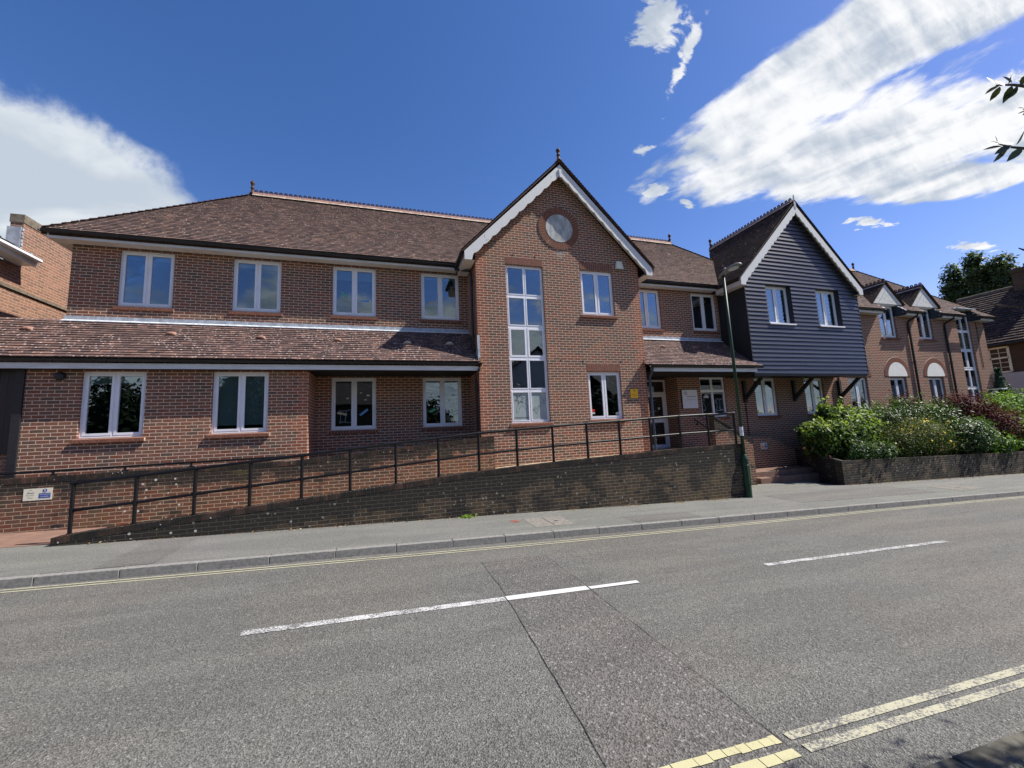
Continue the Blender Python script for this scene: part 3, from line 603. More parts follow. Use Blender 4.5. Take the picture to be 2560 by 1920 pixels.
def window(x0, x1, z0, z1, y, cols=2, rows=1, sill=True, blind=0.0, wide_sill=0.05, frost=False, name='window', cross=False, sash=True, depth=0.085, parent=None, tint='glass'):
    par = parent or OB
    b = MB(); fy = y+depth-.02; t = 0.046; d_ = 0.06
    def ring(a, c, e, g_, w, ya, yb):
        b.box(a, ya, e, a+w, yb, g_); b.box(c-w, ya, e, c, yb, g_); b.box(a+w, ya, e, c-w, yb, e+w); b.box(a+w, ya, g_-w, c-w, yb, g_)
    ring(x0+.003, x1-.003, z0+.003, z1-.003, t, fy, fy+d_)
    rz = [z0+(z1-z0)*i/rows for i in range(rows+1)]; cxs = [x0+(x1-x0)*i/cols for i in range(cols+1)]
    for i in range(1, rows): b.box(x0+t, fy+.002, rz[i]-.035, x1-t, fy+d_-.002, rz[i]+.035)
    if sash:
        for i in range(1, cols): b.box(cxs[i]-.018, fy+.004, z0+t, cxs[i]+.018, fy+d_-.004, z1-t)
    panes = []
    for j in range(rows):
        for i in range(cols):
            a = cxs[i]+(t+.003 if i == 0 else .020); c = cxs[i+1]-(t+.003 if i == cols-1 else .020)
            e = rz[j]+(t+.003 if j == 0 else .037); g_ = rz[j+1]-(t+.003 if j == rows-1 else .037)
            w = 0.050 if sash else 0.022
            if rows > 1 and j != rows//2: w = 0.026
            ring(a, c, e, g_, w, fy-.006, fy+d_-.01); panes.append((a+w, c-w, e+w, g_-w))
            b2_ = 0.012
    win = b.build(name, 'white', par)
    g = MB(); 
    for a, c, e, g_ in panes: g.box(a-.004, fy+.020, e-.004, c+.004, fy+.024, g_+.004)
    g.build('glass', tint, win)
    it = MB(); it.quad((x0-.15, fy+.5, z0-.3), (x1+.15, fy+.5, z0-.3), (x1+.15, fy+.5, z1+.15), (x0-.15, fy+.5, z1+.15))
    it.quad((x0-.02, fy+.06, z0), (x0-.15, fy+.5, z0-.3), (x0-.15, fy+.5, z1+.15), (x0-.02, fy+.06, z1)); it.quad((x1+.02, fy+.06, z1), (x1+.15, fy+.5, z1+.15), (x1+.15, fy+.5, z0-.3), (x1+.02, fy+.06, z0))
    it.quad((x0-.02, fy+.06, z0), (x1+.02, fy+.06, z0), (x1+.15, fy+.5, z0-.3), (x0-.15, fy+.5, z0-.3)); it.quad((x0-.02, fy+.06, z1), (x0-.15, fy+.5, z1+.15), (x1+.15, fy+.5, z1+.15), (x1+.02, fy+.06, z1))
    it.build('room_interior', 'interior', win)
    if blind:
        bl = MB(); 
        for a, c, e, g_ in panes[-cols:]:
            bl.box(a-.02, fy+.075, g_-blind, c+.02, fy+.080, g_+.03); bl.box(a-.02, fy+.070, g_-blind-.012, c+.02, fy+.084, g_-blind)
        bl.build('blind', 'blind', win)
    if sill:
        s_ = MB(); a0, a1 = x0-.055, x1+.055; k = round((a1-a0)/.075); w = (a1-a0)/k; pj = wide_sill
        for i in range(k):
            q0, q1 = a0+i*w+.004, a0+(i+1)*w-.004; jj = random.uniform(0, .004)
            s_.hexa([(q0, y-pj-jj, z0-.105), (q1, y-pj-jj, z0-.105), (q1, y+.06, z0-.105), (q0, y+.06, z0-.105)], [(q0, y-pj-jj, z0-.032), (q1, y-pj-jj, z0-.032), (q1, y+.075, z0+.004), (q0, y+.075, z0+.004)])
        s_.hexa([(a0+.002, y-pj+.006, z0-.100), (a1-.002, y-pj+.006, z0-.100), (a1-.002, y+.06, z0-.100), (a0+.002, y+.06, z0-.100)], [(a0+.002, y-pj+.006, z0-.040), (a1-.002, y-pj+.006, z0-.040), (a1-.002, y+.075, z0), (a0+.002, y+.075, z0)], 1)
        s_.build('sill', ['red', 'mortar'], win)
    win['panes'] = [v for p_ in panes for v in p_]
    return win
def sticker(win, pane, fx, fz, w, h, ang, m_, y, name='sticker', shape=None):
    P = list(win['panes'])[pane*4:pane*4+4]; cx = P[0]+(P[1]-P[0])*fx; cz = P[2]+(P[3]-P[2])*fz
    pts = shape or [(-w/2, -h/2), (w/2, -h/2), (w/2, h/2), (-w/2, h/2)]
    c, s_ = math.cos(R(ang)), math.sin(R(ang))
    b = MB(); b.prism([(cx+a*c-e*s_, cz+a*s_+e*c) for a, e in pts], 'y', y-.0025, y-.0005); return b.build(name, m_, win)
WN = {}
for i, w in enumerate(w_left): WN['u%d' % i] = window(*w, *UP, 11.85, blind=(0.09, 0.10, 0.26, 0.06)[i], wide_sill=0.03)
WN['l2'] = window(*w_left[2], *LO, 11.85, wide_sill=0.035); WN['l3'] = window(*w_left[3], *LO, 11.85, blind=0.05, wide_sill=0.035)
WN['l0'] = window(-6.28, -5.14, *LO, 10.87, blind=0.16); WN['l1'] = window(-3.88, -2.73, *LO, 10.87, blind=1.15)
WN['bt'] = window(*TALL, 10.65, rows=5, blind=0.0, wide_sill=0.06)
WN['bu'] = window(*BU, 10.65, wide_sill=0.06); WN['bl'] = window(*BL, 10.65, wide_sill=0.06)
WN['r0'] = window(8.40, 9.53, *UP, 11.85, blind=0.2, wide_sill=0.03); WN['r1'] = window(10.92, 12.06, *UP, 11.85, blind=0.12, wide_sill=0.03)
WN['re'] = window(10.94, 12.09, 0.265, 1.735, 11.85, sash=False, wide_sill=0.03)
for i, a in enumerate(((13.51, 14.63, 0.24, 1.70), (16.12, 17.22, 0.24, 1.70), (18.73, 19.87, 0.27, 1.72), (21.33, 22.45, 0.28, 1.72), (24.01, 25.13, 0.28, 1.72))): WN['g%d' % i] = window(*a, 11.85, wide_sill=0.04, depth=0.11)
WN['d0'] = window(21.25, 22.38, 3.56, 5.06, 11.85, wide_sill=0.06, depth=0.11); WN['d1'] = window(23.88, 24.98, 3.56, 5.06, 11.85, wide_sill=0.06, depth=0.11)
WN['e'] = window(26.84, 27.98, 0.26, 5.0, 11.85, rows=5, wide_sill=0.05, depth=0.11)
b = MB()                                     # transom of the entrance window
b.box(10.98, 11.905, 1.18, 12.05, 11.965, 1.27); b.box(11.49, 11.90, .30, 11.54, 11.965, 1.70); b.build('transom', 'white', WN['re'])
# paper shapes stuck inside the panes
fy = 11.85+.085-.02+.02
sticker(WN['u2'], 0, .48, .42, .06, .22, 42, 'greenpaper', fy); sticker(WN['u2'], 1, .52, .30, .24, .055, 8, 'bluepaper', fy)
sticker(WN['u3'], 0, .52, .35, .22, .05, 18, 'buffpaper', fy)
b = MB(); q = list(WN['u3']['panes'])[4:8]; b.box(q[1]-.17, fy+.06, q[3]-.26, q[1]-.02, fy+.12, q[3]-.05); b.box(q[1]-.10, fy+.06, q[3]-.40, q[1]-.03, fy+.12, q[3]-.28); b.build('desk_fan', 'black', WN['u3'])
sticker(WN['l2'], 0, .42, .28, .25, .06, -14, 'buffpaper', fy); sticker(WN['l2'], 1, .45, .30, .26, .06, 38, 'bluepaper', fy)
sticker(WN['l3'], 0, .45, .30, .19, .06, 25, 'greenpaper', fy)
cl = lambda s_: [(-s_, -s_*.45), (s_, -s_*.45), (s_*1.05, 0), (s_*.7, s_*.3), (s_*.35, s_*.35), (s_*.1, s_*.7), (-s_*.35, s_*.5), (-s_*.6, s_*.15), (-s_*.95, s_*.05)]
for k_, pn, a, c, s_ in (('l2', 0, .75, .62, .035), ('l2', 1, .25, .74, .03), ('l2', 1, .72, .68, .045), ('l2', 1, .55, .58, .03), ('l3', 1, .62, .66, .05), ('l3', 1, .35, .52, .025), ('re', 0, .5, .52, .12)):
    sticker(WN[k_], pn, a, c, 0, 0, 0, 'paper', fy, 'cloud_sticker', cl(s_))
sticker(WN['bl'], 0, .13, .085, .11, .075, 0, 'paper', 10.65+.085, 'notice'); sticker(WN['bl'], 0, .13, .13, .11, .09, 0, 'redpaper', 10.65+.085, 'notice')
sticker(WN['bl'], 1, .84, .05, .10, .07, 0, 'paper', 10.65+.085, 'notice')
# frosted bottom lights of the tall window with star logo
P = list(WN['bt']['panes']); fyb = 10.65+.085-.02+.02
b = MB()
for k_ in (0, 1): q = P[k_*4:k_*4+4]; b.box(q[0], fyb-.0015, q[2], q[1], fyb-.0005, q[3])
fro = b.build('frosted_film', 'frost', WN['bt'])
def star_pts(cx, cz, ro, ri, rot=0.0, k=6): return [(cx+(ro if i % 2 == 0 else ri)*math.cos(rot+i*math.pi/k), cz+(ro if i % 2 == 0 else ri)*math.sin(rot+i*math.pi/k)) for i in range(2*k)]
q = P[0:4]; sx, sz = q[0]+.20, q[3]-.19
b = MB(); A = star_pts(sx, sz, .165, .075, R(14)); Bi = star_pts(sx+.004, sz+.003, .150, .052, R(14))
for i in range(12):
    j = (i+1) % 12; b.prism([A[i], A[j], Bi[j], Bi[i]], 'y', fyb-.004, fyb-.0028)
def line(b, pts, w, y0):
    for a, c in zip(pts, pts[1:]):
        dx, dz = c[0]-a[0], c[1]-a[1]; L = math.hypot(dx, dz) or 1; ox, oz = -dz/L*w/2, dx/L*w/2
        b.prism([(a[0]+ox, a[1]+oz), (c[0]+ox, c[1]+oz), (c[0]-ox, c[1]-oz), (a[0]-ox, a[1]-oz)], 'y', y0-.0012, y0)
line(b, [(sx-.07, sz-.17), (sx-.12, sz-.37), (sx-.05, sz-.37), (sx, sz-.22), (sx+.09, sz-.17), (sx+.18, sz-.29), (sx+.24, sz-.25), (sx+.14, sz-.1)], .005, fyb-.0028)
line(b, [(sx+.15, sz-.05), (sx+.25, sz+.0)], .006, fyb-.0028)
q = P[4:8]; c0 = Vector((q[0]+.06, q[2]+.28))
line(b, [(c0.x+a, c0.y+e) for a, e in ((-.03, .0), (.03, -.02), (.08, -.10), (.11, -.03), (.10, .06), (.04, .07), (.05, .01), (-.03, .03))], .006, fyb-.0028)
line(b, [(c0.x+a, c0.y+e) for a, e in ((.12, .0), (.17, .05), (.15, .12), (.22, .1), (.24, .2), (.30, .22), (.32, .32), (.38, .34), (.40, .26), (.34, .18), (.30, .19))], .006, fyb-.0028)
disc(b, c0.x+.33, c0.y+.27, .014, fyb-.0045, k=10)
b.build('star_logo', 'ink', WN['bt'])
q = P[0:4]; text_mesh('film_lettering', 'homewardcompany', .062, ((q[0]+q[1])/2+.01, fyb-.003, q[2]+.055), (1, 0, 0), (0, 0, 1), 'ink', WN['bt'], 0.0006)

# lunettes over the arched windows
for i, c_x in enumerate((19.30, 21.90, 24.58)):
    b = MB(); arch_ring(b, c_x, 1.78, 0.645, 0.86, 0, math.pi, 11.85, 30, 0.02); o = b.build('arch', 'red', OB)
    b = MB(); disc(b, c_x, 1.78, 0.88, 11.842, 0, math.pi, 30); b.build('arch_bed', 'mortar', o)
    b = MB(); disc(b, c_x, 1.775, 0.64, 11.832, 0, math.pi, 30); b.build('lunette', 'lunette', OB)

# ------------------------------------------------------------------ roofs: every tile is laid
def roof(name, O, U, V, poly, m_, parent=None, tw=0.165, gauge=0.10, skip=None, th=0.025, jit=0.006):
    O = Vector(O); U = Vector(U).normalized(); V = Vector(V).normalized(); N = U.cross(V).normalized()
    if N.z < 0: N = -N
    vmax = max(p[1] for p in poly); b = MB(); k = int(round(vmax/gauge)); gauge = vmax/k
    def rng(v):
        xs = []
        for (a, c), (e, g_) in zip(poly, poly[1:]+poly[:1]):
            if (c <= v <= g_) or (g_ <= v <= c):
                if abs(g_-c) < 1e-9: xs += [a, e]
                else: xs.append(a+(e-a)*(v-c)/(g_-c))
        return (min(xs), max(xs)) if xs else None
    for j in range(k):
        v0, v1 = j*gauge, (j+1)*gauge; rg = rng(v0+gauge*.5)
        if not rg: continue
        u0 = math.floor(rg[0]/tw)*tw - (tw/2 if j % 2 else 0)
        while u0 < rg[1]:
            a, c = max(u0+.0015, rg[0]), min(u0+tw-.0015, rg[1]); u0 += tw
            if c-a < .02: continue
            if skip and skip(*(O+U*((a+c)/2)+V*v0)): continue
            h0 = th+random.uniform(0, jit); h1 = th+random.uniform(0, jit); vb = v0-random.uniform(0, .006)
            t = random.random()**1.1
            p0, p1 = O+U*a+V*vb, O+U*c+V*vb; q0, q1 = O+U*a+V*(v1+.03), O+U*c+V*(v1+.03)
            b.add([p0+N*h0, p1+N*h1, q1+N*.002, q0+N*.002, p0-N*.002, p1-N*.002], [(0, 1, 2, 3), (4, 5, 1, 0)], 0, t)
    return b.build(name, m_, parent or OB, attr=True)
s45 = math.sqrt(2)
# main front slope, from the left hip to the right hip
EY, EZ, RYY, RZ = 11.47, 5.165, 14.65, 8.40
sl = math.hypot(RYY-EY, RZ-EZ); Vm = (0, RYY-EY, RZ-EZ)
roof('roof', (0, EY, EZ), (1, 0, 0), Vm, [(-7.62, 0), (15.85, 0), (12.66, sl), (-4.38, sl)], 'tile', skip=lambda x, y, z: (2.6 < x < 7.6 and z < 8.3-abs(x-gx)*1.045-.35) or (x > 12.6 and z < 8.3-abs(x-14.965)*1.045-.35))
roof('roof', (-7.62, EY, EZ), (0, 1, 0), (3.24, 0, RZ-EZ), [(0, 0), (7.0, 0), (7.0, sl*.98), (3.18, sl*.98)], 'tile', tw=.33, gauge=.2)
roof('roof', (0, 18.0, 5.0), (1, 0, 0), (0, -1, 1.0), [(-7.5, 0), (15.5, 0), (12.66, 4.7), (-4.38, 4.7)], 'tile', tw=1.0, gauge=.5)
roof('roof', (0, 18.7, 4.73), (1, 0, 0), (0, -1, 1.0), [(15.5, 0), (29.3, 0), (25.5, 5.1), (15.5, 5.1)], 'tile', tw=1.0, gauge=.5)
roof('roof', (15.83, EY, EZ), (0, 1, 0), (-3.17, 0, RZ-EZ), [(0, 0), (6.4, 0), (3.2, sl)], 'tile', tw=.33, gauge=.2)
# front gable and black gable roofs
def gable_roof(cx, hw, yf, yb0, yb1, ez, rz, m_):
    L = math.hypot(hw, rz-ez)
    roof('gable_roof', (cx-hw, 0, ez), (0, 1, 0), (hw, 0, rz-ez), [(yf, 0), (yb0, 0), (yb1, L), (yf, L)], m_)
    roof('gable_roof', (cx+hw, 0, ez), (0, 1, 0), (-hw, 0, rz-ez), [(yf, 0), (yb0, 0), (yb1, L), (yf, L)], m_)
    b = MB(); t = 0.03
    for s_ in (-1, 1): b.hexa([(cx, yf+.03, rz-.05), (cx, 11.9, rz-.05), (cx+s_*hw, 11.9, ez-.05), (cx+s_*hw, yf+.03, ez-.05)], [(cx, yf+.03, rz-.015), (cx, 11.9, rz-.015), (cx+s_*hw, 11.9, ez-.015), (cx+s_*hw, yf+.03, ez-.015)])
    b.build('roof_deck', 'darkclay', OB)
gable_roof(gx, 3.12, 10.33, 11.65, 14.75, 5.08, 8.30, 'tile')
gable_roof(14.965, 3.13, 10.42, 11.60, 14.70, 5.10, 8.38, 'tiledark')
# right hand roof, eaves half a metre lower
E3, R3y, R3z = (11.45, 4.73), 15.05, 8.34
s3 = math.hypot(R3y-E3[0], R3z-E3[1])
def skip3(x, y, z): return any(a < x < c and z < h for a, c, h in ((21.10, 22.55, 5.25), (23.72, 25.12, 5.25), (26.72, 28.10, 5.22))) or (x < 17.6 and z < 8.3-abs(x-14.965)*1.045-.35)
roof('roof', (0, E3[0], E3[1]), (1, 0, 0), (0, R3y-E3[0], R3z-E3[1]), [(15.2, 0), (29.42, 0), (25.55, s3), (15.2, s3)], 'tile', skip=skip3)
roof('roof', (29.42, E3[0], E3[1]), (0, 1, 0), (-3.87, 0, R3z-E3[1]), [(0, 0), (7.2, 0), (3.6, s3)], 'tile', tw=.33, gauge=.2)
# lean-to roofs
LV = (0, 11.80-10.60, 3.09-1.98); ll = math.hypot(LV[1], LV[2])
roof('lean_to_roof', (0, 10.60, 1.985), (1, 0, 0), LV, [(-8.98, 0), (2.47, 0), (2.41, .2), (2.41, ll), (-8.98, ll)], 'tilelow', jit=.006)
EV = (0, 11.80-10.42, 3.07-1.93); el = math.hypot(EV[1], EV[2])
roof('porch_roof', (0, 10.42, 1.925), (1, 0, 0), EV, [(7.62, 0), (12.42, 0), (12.12, .24), (12.12, el), (7.81, el), (7.81, .34)], 'tilelow', jit=.006)
b = MB()                      # boarding under the lean-to tiles
b.hexa([(-8.98, 10.66, 1.90), (2.41, 10.66, 1.90), (2.41, 11.85, 3.03), (-8.98, 11.85, 3.03)], [(-8.98, 10.66, 1.975), (2.41, 10.66, 1.975), (2.41, 11.85, 3.10), (-8.98, 11.85, 3.10)])
b.hexa([(7.82, 10.48, 1.86), (12.12, 10.48, 1.86), (12.12, 11.85, 3.00), (7.82, 11.85, 3.00)], [(7.82, 10.48, 1.92), (12.12, 10.48, 1.92), (12.12, 11.85, 3.07), (7.82, 11.85, 3.07)])
b.hexa([(-7.5, 11.55, 5.05), (12.0, 11.55, 5.05), (12.0, 14.65, 8.20), (-7.5+3.1, 14.65, 8.20)], [(-7.5, 11.55, 5.14), (12.0, 11.55, 5.14), (12.0, 14.65, 8.36), (-7.5+3.1, 14.65, 8.36)])
b.build('roof_deck', 'darkclay', OB)
# lead flashings, dressed in uneven lengths
def flash(x0, x1, yb, zb, m0='leadbright'):
    b = MB(); x = x0
    while x < x1:
        L = min(random.uniform(1.0, 1.7), x1-x); k = max(2, int(L/.12)); 
        for i in range(k):
            a, c = x+L*i/k, x+L*(i+1)/k; j = random.uniform(-.006, .006)
            b.hexa([(a, yb, zb-.004), (c, yb, zb-.004), (c, 11.845, 3.118), (a, 11.845, 3.118)], [(a, yb, zb+.012+j), (c, yb, zb+.012-j), (c, 11.845, 3.13), (a, 11.845, 3.13)], 0)
            b.box(a, 11.828-abs(j), 3.125, c, 11.848, 3.215, 1)
        x += L
    return b.build('flashing', [m0, 'lead'], OB)
flash(-7.26, 2.41, 11.70, 3.055); flash(7.81, 12.12, 11.70, 3.055)
b = MB(); b.box(2.405, 10.63, 1.98, 2.425, 10.95, 2.35); b.box(2.395, 10.64, 2.1, 2.47, 10.655, 2.75); b.build('flashing', 'lead', OB)
# ridge tiles with crest and bedding mortar, finials
def ridge(p0, p1, crest=True, m_='clay', step=0.30):
    p0, p1 = Vector(p0), Vector(p1); L = (p1-p0).length; dr = (p1-p0)/L; sd = Vector((dr.y, -dr.x, 0)).normalized(); k = max(1, int(L/step)); w = L/k
    b = MB()
    for i in range(k):
        a, c = p0+dr*(w*i+.004), p0+dr*(w*(i+1)-.004)
        prof = [(-.13, -.085), (-.075, .0), (0, .055), (.075, .0), (.13, -.085)]
        top = [a+sd*x+Vector((0, 0, z)) for x, z in prof]+[c+sd*x+Vector((0, 0, z)) for x, z in prof]
        b.add(top, [(j, j+1, j+6, j+5) for j in range(4)]+[(0, 1, 2, 3, 4), (9, 8, 7, 6, 5)], 0)
        if crest:
            for q in (.25, .75):
                cc = a+(c-a)*q+Vector((0, 0, .085)); R_o, R_i = .062, .022; e = []
                for t in range(10): e.append(cc+dr*(R_o*math.cos(t*math.pi/5))+Vector((0, 0, R_o*math.sin(t*math.pi/5))))
                inn = [cc+dr*(R_i*math.cos(t*math.pi/5))+Vector((0, 0, R_i*math.sin(t*math.pi/5))) for t in range(10)]
                for s_ in (-.014, .014):
                    vs = [v+sd*s_ for v in e]+[v+sd*s_ for v in inn]; b.add(vs, [(t, (t+1) % 10, 10+(t+1) % 10, 10+t) for t in range(10)], 1)
                b.add([v-sd*.014 for v in e]+[v+sd*.014 for v in e], [(t, (t+1) % 10, 10+(t+1) % 10, 10+t) for t in range(10)], 1)
    for s_ in (-1, 1):
        b.quad(p0+sd*s_*.12+Vector((0, 0, -.075)), p1+sd*s_*.12+Vector((0, 0, -.075)), p1+sd*s_*.165+Vector((0, 0, -.14)), p0+sd*s_*.165+Vector((0, 0, -.14)), 2)
    return b.build('ridge_tiles', [m_, 'darkclay', 'mortar'], OB)
ridge((-4.30, 14.65, 8.47), (gx-.1, 14.65, 8.47)); ridge((gx+.1, 14.65, 8.47), (12.62, 14.65, 8.47))
ridge((gx, 10.36, 8.32), (gx, 14.6, 8.32), crest=False)
ridge((14.965, 10.52, 8.43), (14.965, 14.6, 8.43)); ridge((17.5, 15.05, 8.40), (25.4, 15.05, 8.40), crest=False)
def hip(p0, p1):
    p0, p1 = Vector(p0), Vector(p1); k = 30; b = MB()
    for i in range(k):
        a = p0+(p1-p0)*(i/k); c = p0+(p1-p0)*((i+1.25)/k); up = Vector((0, 0, .05))
        sx_ = Vector((.10, .10*(1 if p1.x < p0.x else 1), 0)); d_ = (p1-p0).normalized(); sd = d_.cross(Vector((0, 0, 1))).normalized()*.11
        b.add([a-sd, a+up, a+sd, c-sd*.8-Vector((0, 0, .01)), c+up*.4, c+sd*.8-Vector((0, 0, .01)), a-sd-up*.6, a+sd-up*.6], [(0, 1, 4, 3), (1, 2, 5, 4), (6, 7, 2, 1, 0)], 0)
    return b.build('hip_tiles', 'darkclay', OB)
hip((-7.60, 11.49, 5.19), (-4.38, 14.65, 8.42)); hip((15.83, 11.49, 5.19), (12.66, 14.65, 8.42)); hip((29.40, 11.47, 4.75), (25.55, 15.05, 8.36))
def finial(x, y, z, m_='darkclay', h=1.0):
    b = MB(); b.lathe([(.10, z-.06), (.07, z+.02*h), (.045, z+.06*h), (.042, z+.16*h), (.065, z+.18*h), (.045, z+.20*h), (.040, z+.28*h), (.062, z+.32*h), (.072, z+.37*h), (.055, z+.41*h), (.02, z+.43*h), (.012, z+.47*h), (.0, z+.48*h)], x, y, 10)
    return b.build('finial', m_, OB, smooth=True)
finial(-4.34, 14.65, 8.48); finial(gx, 10.42, 8.34, h=.85); finial(12.64, 14.65, 8.47); finial(14.965, 14.62, 8.45); finial(25.5, 15.05, 8.38)
# barge boards with scalloped lower edge
def bargeboards(cx, y, apex, ez_top, hw, h=0.25, scal=0.045, k=11, m_='barge', sof=0.22, wall_y=10.65):
    for s_ in (-1, 1):
        top0 = Vector((cx, 0, apex)); top1 = Vector((cx+s_*hw, 0, ez_top)); dr = (top1-top0); L = dr.length; dr /= L
        nrm = Vector((-dr.z*s_, 0, dr.x*s_));
        if nrm.z > 0: nrm = -nrm
        N_ = k*8; up, lo = [], []
        vert = h/abs(nrm.z)
        for i in range(N_+1):
            t = i/N_; p = top0+dr*L*t
            sc = abs(math.sin(math.pi*k*t))**.8*scal
            q = p+Vector((0, 0, -(vert-scal)-0))+Vector((0, 0, -sc*1.2)) if t < .93 else Vector((p.x, 0, ez_top-.22-.30*(1-t)*hw*0))
            if t >= .93: q = Vector((p.x, 0, min(p.z-vert-.02, ez_top-.0)-.02)) ; q.z = max(q.z, ez_top-.24) if t > .955 else q.z; q.z = ez_top-.24 if t >= .93 else q.z
            up.append(p); lo.append(q)
        b = MB()
        vs = [(p.x, y, p.z) for p in up]+[(p.x, y, p.z) for p in lo]+[(p.x, y+.03, p.z) for p in up]+[(p.x, y+.03, p.z) for p in lo]; n1 = N_+1
        fs = []
        for i in range(N_): fs += [(i, i+1, n1+i+1, n1+i), (2*n1+i, 3*n1+i, 3*n1+i+1, 2*n1+i+1), (n1+i, n1+i+1, 3*n1+i+1, 3*n1+i), (i, 2*n1+i, 2*n1+i+1, i+1)]
        fs += [(N_, 2*n1+N_, 3*n1+N_, n1+N_), (0, n1, 3*n1, 2*n1)]
        b.add(vs, fs); b.build('bargeboard', m_, OB)
        b = MB(); o_ = Vector((0, 0, -.13)); p0, p1 = top0+o_, top1+o_
        b.quad((p0.x, y+.03, p0.z), (p0.x, wall_y, p0.z), (p1.x, wall_y, p1.z), (p1.x, y+.03, p1.z)); 
        x_in = cx+s_*(hw-.30); b.quad((p1.x, y+.03, ez_top-.235), (p1.x, 11.6, ez_top-.235), (x_in, 11.6, ez_top-.235), (x_in, y+.03, ez_top-.235))
        b.quad((p1.x-s_*.01, y+.03, ez_top-.235), (p1.x-s_*.01, 11.6, ez_top-.235), (p1.x-s_*.01, 11.6, ez_top-.01), (p1.x-s_*.01, y+.03, ez_top-.01))
        b.build('soffit', 'soffit', OB)
bargeboards(gx, 10.38, 8.15, 5.06, 3.05); bargeboards(14.95, 10.44, 8.22, 5.06, 3.08, k=17, scal=.05, wall_y=10.62)
b = MB(); b.prism([(14.965-.05, 8.12), (14.965-.05, 8.33), (14.965, 8.62), (14.965+.05, 8.33), (14.965+.05, 8.12), (14.965, 8.02)], 'y', 10.43, 10.47); b.build('finial', 'lead', OB)
b = MB(); b.prism([(gx-.045, 7.98), (gx+.045, 7.98), (gx+.02, 7.72), (gx-.02, 7.72)], 'y', 10.35, 10.38); b.build('bargeboard_key', 'barge', OB)
# fascias, soffits, gutters
def gutter(p0, p1, r_=0.058, name='gutter', brackets=0.9):
    p0, p1 = Vector(p0), Vector(p1); dr = (p1-p0).normalized(); sd = dr.cross(Vector((0, 0, 1))).normalized(); k = 8
    b = MB(); ring = []
    for P0 in (p0, p1):
        for rr_ in (r_, r_-.006): ring.append([P0+sd*(rr_*math.cos(t*math.pi/k))-Vector((0, 0, rr_*math.sin(t*math.pi/k))) for t in range(k+1)])
    vs = [v for g_ in ring for v in g_]; m1 = k+1; fs = []
    for t in range(k): fs += [(t, t+1, 2*m1+t+1, 2*m1+t), (m1+t, 3*m1+t, 3*m1+t+1, m1+t+1), (t, m1+t, m1+t+1, t+1), (2*m1+t, 2*m1+t+1, 3*m1+t+1, 3*m1+t)]
    fs += [(0, 2*m1, 3*m1, m1), (k, m1+k, 3*m1+k, 2*m1+k)]
    b.add(vs, fs); L = (p1-p0).length; x = brackets*.6
    while x < L:
        c = p0+dr*x; b.tube([c+sd*(r_+.004)+Vector((0, 0, .0)), c+sd*(r_*.6)-Vector((0, 0, r_*.95)), c-Vector((0, 0, r_+.012)), c-sd*(r_*.7)-Vector((0, 0, r_*.9))], .009, 6); x += brackets
    x = 2.0
    while x < L: c = p0+dr*x; b.tube([c-dr*.03-Vector((0, 0, r_*.45)), c+dr*.03-Vector((0, 0, r_*.45))], r_*.72, 8); x += 3.1
    return b.build(name, 'black', OB)
def eave(x0, x1, fy_, z0, z1, wy, sofm='soffit', gz_=None, ends=True):
    b = MB(); b.box(x0, fy_, z0, x1, fy_+.022, z1); b.build('fascia', 'fascia', OB)
    b = MB(); b.box(x0, fy_+.022, z0+.004, x1, wy-.002, z0+.016); b.build('soffit', sofm, OB)
eave(-7.52, 2.06, 11.56, 4.995, 5.11, 11.85); eave(8.16, 11.87, 11.56, 4.995, 5.11, 11.85)
b = MB(); b.box(-7.542, 11.56, 4.995, -7.52, 17.5, 5.11); b.build('fascia', 'fascia', OB)
b = MB(); b.box(-7.52, 11.85, 4.999, -7.232, 17.5, 5.011); b.build('soffit', 'soffit', OB)
gutter((-7.60, 11.495, 5.145), (2.0, 11.495, 5.125)); gutter((8.22, 11.495, 5.135), (11.9, 11.495, 5.135))
gutter((-7.60, 17.5, 5.14), (-7.60, 11.45, 5.14))
gutter((2.0, 10.42, 5.04), (2.0, 11.5, 5.04)); gutter((8.22, 10.42, 5.04), (8.22, 11.5, 5.06)); gutter((11.86, 10.5, 5.04), (11.86, 11.5, 5.06))
b = MB(); b.box(11.915, 10.50, 4.86, 11.935, 11.6, 5.05); b.build('fascia', 'fascia', OB)
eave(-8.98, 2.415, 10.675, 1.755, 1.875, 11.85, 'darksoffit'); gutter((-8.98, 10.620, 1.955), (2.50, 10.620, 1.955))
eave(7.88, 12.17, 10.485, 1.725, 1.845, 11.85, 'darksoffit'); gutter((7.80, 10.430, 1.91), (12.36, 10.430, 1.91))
for a, c in ((17.95, 21.12), (22.52, 23.74), (25.10, 26.74), (28.08, 29.30)):
    eave(a, c, 11.55, 4.555, 4.67, 11.85)
    for xx in (a, c):
        if 18 < xx < 29.2: b = MB(); b.prism([(11.50, 4.56), (11.96, 4.56), (11.96, 5.22), (11.50, 4.74)], 'x', xx-.03, xx+.03); b.build('eaves_cheek', 'pipeblue', OB)
for a, c in ((17.95, 21.3), (22.35, 23.9), (24.95, 29.42)): gutter((a, 11.49, 4.70), (c, 11.49, 4.70))
